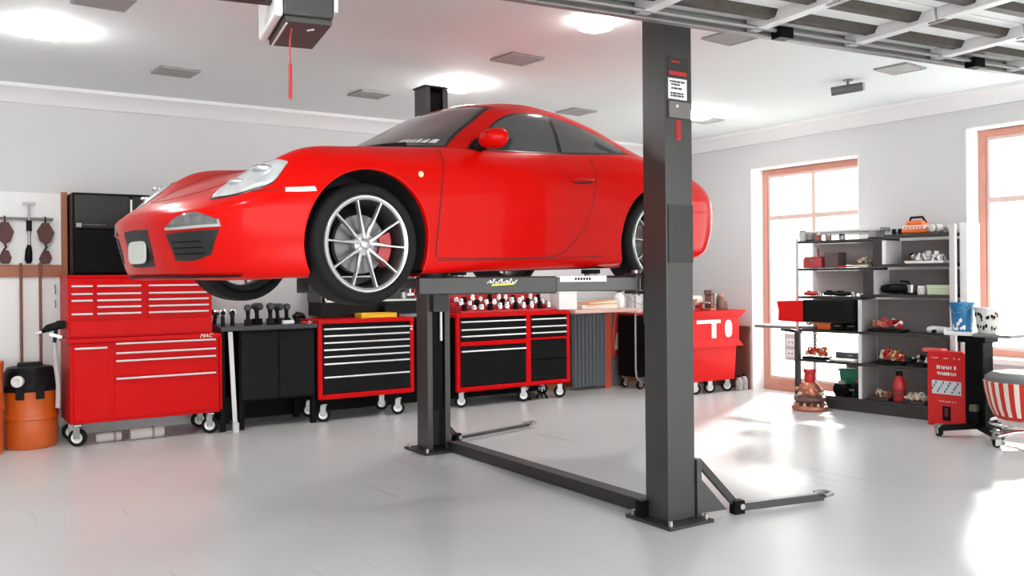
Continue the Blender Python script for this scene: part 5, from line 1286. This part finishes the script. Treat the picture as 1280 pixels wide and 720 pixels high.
# --- black wheeled stand
stn = thing('tool_stand', 'black wheeled pedestal stand with white tray between the red can and window', 'stand', (8.06, 4.47, 0))
MB().box(-.09, .09, -.085, .085, .12, .90).build('column', BLACKM, stn, bev=.012)
MB().box(-.12, .12, -.12, .14, .86, .92).build('collar', BLACKM, stn, bev=.012)
tr_ = MB().box(-.14, .14, -.02, .24, .92, .955).build('tray', WHITEP, stn, bev=.008)
MB().box(-.145, .145, .235, .25, .92, .985).build('tray_rim', WHITEP, tr_, bev=.004)
MB().box(-.16, .16, -.36, -.025, .915, .945).build('side_shelf', mat('grey_side_table', (.20, .20, .195)), stn, bev=.012)
MB().prism([(-.10, .12), (.10, .12), (.10, .40), (.03, .55), (-.10, .50)], -.11, -.08, 'y').build('gusset', BLACKM, stn)
MB().bar((-.02, .0, .10), (-.28, .22, .075), .07, .05).build('leg', BLACKM, stn, bev=.006); MB().bar((-.02, .0, .10), (-.22, -.26, .075), .07, .05).build('leg', BLACKM, stn, bev=.006); MB().bar((.02, .0, .10), (.30, .0, .075), .07, .05).build('leg', BLACKM, stn, bev=.006)
for a, b in ((-.28, .22), (-.22, -.26), (.30, 0)): caster(stn, a, b, R(60), .038, BLACK)
MB().box(-.15, -.03, -.06, .03, .14, .24).build('pedal', BLACKM, stn, bev=.01)
MB().box(-.14, -.07, -.05, .02, .24, .30).build('pedal_cap', mat('dark_green_grey', (.10, .12, .09), .5, noise=.3), stn, bev=.008)
def pail(name, label, x, y, z, r0, r1, h, m_, extra=None):
    o = thing(name, label, 'bucket', (x, y, z))
    MB().lathe([(0, 0), (r0, 0), (r0+.003, .006), (r1, h-.02), (r1+.008, h-.018), (r1+.008, h), (r1-.004, h), (r0-.004, .012), (0, .012)], 36).build('pail', m_, o, smooth=40)
    return o
o = pail('blue_bucket', 'blue bucket with white splashes standing on the white tray', 8.02, 4.60, .956, .078, .100, .265, mat('blue_bucket_plastic', (.012, .17, .38), .35, noise=.06))
m = MB(); r_ = random.Random(4)
for k in range(26):
    t = R(120+200*r_.random()); h_ = .02+.09*r_.random()**1.5; rr = .078+.022*h_/.265+.0045
    m = MB(); m.M = Matrix.Rotation(t, 4, 'Z') @ Matrix.Translation((rr, 0, h_)); m.ball((0, 0, 0), 1, .002, .007+.005*r_.random(), .012+.012*r_.random(), 8, 6)
    m.build('paint_splash', WHITEP, o, smooth=60)
MB().tube([(.0, .104, .245), (-.07, .085, .20), (-.11, 0, .165), (-.07, -.085, .20), (0, -.104, .245)], .003, 8).build('handle', STEEL, o, smooth=60)
o = pail('patterned_cup', 'black and white patterned tub on the grey shelf of the stand', 8.02, 4.37, .946, .070, .105, .235, mat('silver_white_tub', (.66, .65, .63), .35, .2, noise=.05))
r_ = random.Random(5)
for k in range(38):
    t = R(100+220*r_.random()); h_ = .035+.15*r_.random(); rr = .070+.035*h_/.235+.0035
    m = MB(); m.M = Matrix.Rotation(t, 4, 'Z') @ Matrix.Translation((rr, 0, h_)); m.ball((0, 0, 0), 1, .002, .008+.006*r_.random(), .012+.014*r_.random(), 7, 5)
    m.build('black_patch', BLACK if k % 5 else BRASS, o, smooth=60)
# --- striped stool at the right edge
stl = thing('rolling_stool', 'rolling stool with red and white striped bowl seat at the right edge', 'stool', (7.92, 3.95, 0))
n = 72; prof = [(0, .235), (.24, .235), (.275, .25), (.315, .34), (.345, .46), (.360, .56), (.352, .565), (.336, .50), (0, .49)]
sm_ = bpy.data.materials.new('red_white_stripes'); sm_.use_nodes = True; nt = sm_.node_tree; b_ = nt.nodes['Principled BSDF']; b_.inputs['Roughness'].default_value = .4
tc = nt.nodes.new('ShaderNodeTexCoord'); sx = nt.nodes.new('ShaderNodeSeparateXYZ'); at = nt.nodes.new('ShaderNodeMath'); at.operation = 'ARCTAN2'
mu = nt.nodes.new('ShaderNodeMath'); mu.operation = 'MULTIPLY'; mu.inputs[1].default_value = 26/(2*PI); fr_ = nt.nodes.new('ShaderNodeMath'); fr_.operation = 'FRACT'; gt = nt.nodes.new('ShaderNodeMath'); gt.operation = 'GREATER_THAN'; gt.inputs[1].default_value = .52
zl = nt.nodes.new('ShaderNodeMath'); zl.operation = 'GREATER_THAN'; zl.inputs[1].default_value = .275; mm_ = nt.nodes.new('ShaderNodeMath'); mm_.operation = 'MULTIPLY'
mc = nt.nodes.new('ShaderNodeMixRGB'); mc.inputs[1].default_value = (.55, .018, .012, 1); mc.inputs[2].default_value = (.78, .70, .60, 1)
L_ = nt.links.new; L_(tc.outputs['Object'], sx.inputs[0]); L_(sx.outputs[1], at.inputs[0]); L_(sx.outputs[0], at.inputs[1]); L_(at.outputs[0], mu.inputs[0]); L_(mu.outputs[0], fr_.inputs[0]); L_(fr_.outputs[0], gt.inputs[0])
L_(sx.outputs[2], zl.inputs[0]); L_(gt.outputs[0], mm_.inputs[0]); L_(zl.outputs[0], mm_.inputs[1]); L_(mm_.outputs[0], mc.inputs[0]); L_(mc.outputs[0], b_.inputs['Base Color'])
MB().lathe(prof, n).build('seat_bowl', sm_, stl, smooth=40)
MB().lathe([(0, .50), (.332, .50), (.348, .555), (.345, .60), (.30, .63), (0, .635)], 48).build('cushion', mat('grey_cushion', (.16, .16, .165), .6, noise=.1), stl, smooth=40)
MB().cyl((0, 0, .12), (0, 0, .24), .035, 18).build('column', STEEL, stl, smooth=40)
for k in range(5):
    t = 2*PI*k/5+R(150); x, y = .30*math.cos(t), .30*math.sin(t)
    MB().tube([(0, 0, .13), (x*.5, y*.5, .125), (x*.9, y*.9, .10), (x, y, .085)], [.024, .020, .017, .015], 10).build('leg', CHROME, stl, smooth=60)
    caster(stl, x, y, t, .03, BLACK)
MB().tube([(.315*math.cos(t), .315*math.sin(t), .20+.0*t) for t in [2*PI*i/40 for i in range(41)]], .014, 10, False).build('foot_ring', CHROME, stl, smooth=60)
# ------------------------------------------------------------------ under the ceiling
def lampmat(es): return mat('lit_opal_glass_%d' % es, (.9, .9, .88), .4, emit=(1, .985, .96), es=es)
def ceiling_light(x, y, label, es=70):
    o = thing('ceiling_light', label, 'ceiling light', (x, y, ZC), 0, 'opal globe ceiling lights')
    MB().lathe([(0, 0), (.075, 0), (.075, -.018), (.05, -.028), (0, -.028)], 28).build('frame', trimw, o)
    MB().lathe([(.048, -.022), (.11, -.026), (.135, -.038), (.13, -.055), (.10, -.068), (.05, -.075), (0, -.077)], 30).build('globe', lampmat(es), o, smooth=180)
    return o
for x, y, l, e in ((.79, 7.28, 'lit ceiling light at the far left, nearest the white tool board', 98),
                (4.3, 7.37, 'lit ceiling light behind the car, above its windscreen', 98),
                (4.06, 5.02, 'lit ceiling light beside the top of the near lift post', 14),
                (7.4, 7.3, 'lit ceiling light beyond the car, nearest the far room corner', 98),
                (.3, 3.6, 'added out-of-view fill light on the near side of the door opener', 98),  # from here on: unseen lamps added to brighten the room
                (3.2, .9, 'added out-of-view fill light hidden above the open garage door', 85),
                (-2.6, 6.4, 'added fill light beyond the left edge of the view', 98),
                (6.9, 1.2, 'added out-of-view fill light over the window end of the garage door', 85)):
    ceiling_light(x, y, l, e)
VENT = mat('grey_vent_enamel', (.34, .33, .32), .5, noise=.08)
def vent(x, y, label):
    o = thing('ceiling_vent', label, 'ceiling vent', (x, y, ZC), R(4), 'grey louvred ceiling vents')
    a, b = .17, .155
    MB().box(-a, a, -b, b, -.006, .0).build('backing', mat('vent_shadow_grey', (.12, .12, .12), .7, noise=.1), o)
    m = MB(); t = .025
    m.box(-a, a, -b, -b+t, -.016, -.004).box(-a, a, b-t, b, -.016, -.004).box(-a, -a+t, -b+t, b-t, -.016, -.004).box(a-t, a, -b+t, b-t, -.016, -.004)
    m.build('frame', VENT, o)
    m = MB()
    for k in range(7):
        y_ = -b+t+.02+k*.037; m.bar((-a+t, y_, -.010), (a-t, y_, -.010), .026, .004, up=(0, .5, .8))
    m.build('louvres', VENT, o)
for x, y, l in ((1.90, 8.21, 'grey ceiling vent over the red tool chest beside the back cornice'), (3.76, 8.22, 'grey ceiling vent above the bonnet of the car near the back cornice'),
                (4.21, 6.25, 'grey ceiling vent above the roof of the car'), (6.12, 7.92, 'grey ceiling vent beyond the rear window of the car'),
                (7.33, 4.76, 'grey ceiling vent nearest the windows, beside the cylindrical spotlight'), (5.24, 4.82, 'grey ceiling vent close to the near lift post and door edge'),
                (7.78, 7.59, 'grey ceiling vent just past the far side of the near lift post'), (1.02, 6.36, 'grey ceiling vent at the top edge of the picture, left of the opener')):
    vent(x, y, l)
# garage door opener
op = thing('garage_door_opener', 'dark grey garage door opener with red release cord under the ceiling', 'door opener', (1.60, 4.20, 2.75), R(-10))
MB().box(-.12, .125, 0, .54, .03, .30).build('housing', mat('dark_grey_housing', (.10, .10, .10), .4, noise=.06), op, bev=.012)
MB().box(-.115, .12, .02, .52, 0, .032).build('bottom_cover', mat('darker_grey_cover', (.055, .054, .052), .45, noise=.08), op, bev=.008)
MB().box(-.165, -.120, -.01, .55, .015, .27).build('light_lens', mat('frosted_white_lens', (.82, .82, .80), .3, noise=.04), op, bev=.022)
MB().box(.125, .145, -.01, .5, .06, .30).build('side_plate', WHITEP, op, bev=.006)
m = MB(); m.box(-.105, -.095, .04, .49, .001, -.006)
m.build('cover_seam', ALU, op)
MB().bar((.02, .14, -.003), (.045, .11, -.003), .010, .006).build('latch_mark', WHITEP, op)
for x, y in ((-.09, .06), (.15, .06), (.15, .40), (-.09, .46)):
    mm = MB(); mm.bar((x, y, .28), (x+.03, y, ZC-2.75-.02), .035, .004, up=(0, 1, 0)); mm.box(x-.01, x+.07, y-.03, y+.03, ZC-2.75-.024, ZC-2.75-.02).build('hanging_strap', LGREY, op)
cord = MB().tube([(-.06, .13, .0), (-.065, .16, -.06), (-.062, .17, -.14), (-.062, .17, -.17)], .004, 8).build('release_cord', REDD, op, smooth=60)
MB().tube([(-.062, .17, -.165), (-.062, .17, -.18), (-.062, .17, -.34), (-.062, .17, -.35)], [.004, .009, .009, .004], 10).build('cord_handle', REDD, cord, smooth=60)
MB().box(-1.6, -.10, .06, .14, .10, .16).build('drive_rail', mat('black_rail_paint', (.02, .018, .016), .4, noise=.1), op, bev=.006)
m = MB(); m.bar((-.10, .12, .2), (-.42, .10, .30), .03, .006).build('rail_brace', LGREY, op)
for x in (-1.2,): MB().bar((x, .10, .15), (x, .10, ZC-2.75), .035, .005, up=(0, 1, 0)).build('hanging_strap', LGREY, op)
MB().tube([(.15, .03, .24), (.22, .05, .32), (.25, .10, .42), (.20, .14, .58)], .006, 8).build('power_cord', mat('pink_grey_cord', (.45, .30, .30), .5, noise=.1), op, smooth=60)
# open sectional garage door lying under the ceiling
GD = thing('garage_door', 'open overhead garage door with white stiles and dark struts under the ceiling', 'garage door', (1.6, 3.83, 2.9), R(-6.4))
DW, DD = 5.6, 2.6
skin = mat('white_door_skin', (.86, .86, .85), .45, noise=.03)
strut_m = mat('dark_galvanised_strut', (.045, .036, .027), .5, .2, noise=.5, nscale=30)
grey_e = mat('grey_edge_rail', (.26, .25, .24), .4, .4, noise=.15, nscale=10)
for k in range(4):
    y1 = -k*.65-.01; y0 = y1-.63
    s_ = MB().box(0, DW, y0, y1, .06, .10).build('door_section', skin, GD, bev=.006)
    for yy in (y1-.20, y1-.50):
        MB().prism([(yy-.055, .06), (yy-.03, .02), (yy+.03, .02), (yy+.055, .06)], 0.02, DW-.02, 'x').build('strut', strut_m, s_)
    j = 0
    for x in [.10+.78*i for i in range(8)]:
        if x > DW-.05: break
        MB().box(x-.038, x+.038, y0, y1, -.005, .062).build('stile', mat('white_stile_paint', (.78, .78, .77), .4, noise=.05), s_, bev=.005)
        if k < 3:
            MB().box(x-.02, x+.02, y0-.05, y0+.05, -.012, -.005).build('hinge', STEEL, s_)
e_ = MB().box(0, DW, .0, .045, -.01, .11).box(0, DW, -.05, .0, -.03, -.018).build('edge_rail', grey_e, GD, bev=.004)
MB().box(.1, DW-.1, .046, .052, .02, .045).build('edge_seal', mat('pale_seal', (.5, .5, .49), .5, noise=.1), e_)
MB().cyl((.0, -.09, .0), (DW, -.09, .0), .012, 12).build('torsion_tube', grey_e, GD, smooth=40)
for x in (.5, 2.6, 4.3): MB().box(x-.05, x+.05, -.13, -.05, -.045, .02).build('bearing_bracket', BLACKM, GD, bev=.004)
for x in (.02, DW-.02):
    for y in (-.3, -2.3): MB().bar((x, y, .08), (x, y, ZC-2.9), .035, .005, up=(0, 1, 0)).build('hanging_strap', LGREY, GD)
# small cylindrical spotlight
sp = thing('ceiling_spotlight', 'small dark grey cylindrical spotlight fixed under the ceiling', 'spotlight', (7.36, 5.32, ZC), R(-52))
sm = mat('dark_grey_fitting', (.11, .11, .11), .4, noise=.1)
MB().cyl((-.15, 0, -.10), (.13, 0, -.07), .042, 22).build('body', sm, sp, smooth=40, bev=.003)
MB().cyl((.13, 0, -.07), (.15, 0, -.068), .038, 22).build('lens', LGREY, sp, smooth=40)
MB().cyl((0, 0, 0), (0, 0, -.08), .012, 10).cyl((0, 0, 0), (0, 0, -.01), .045, 20).build('bracket', sm, sp, smooth=40)
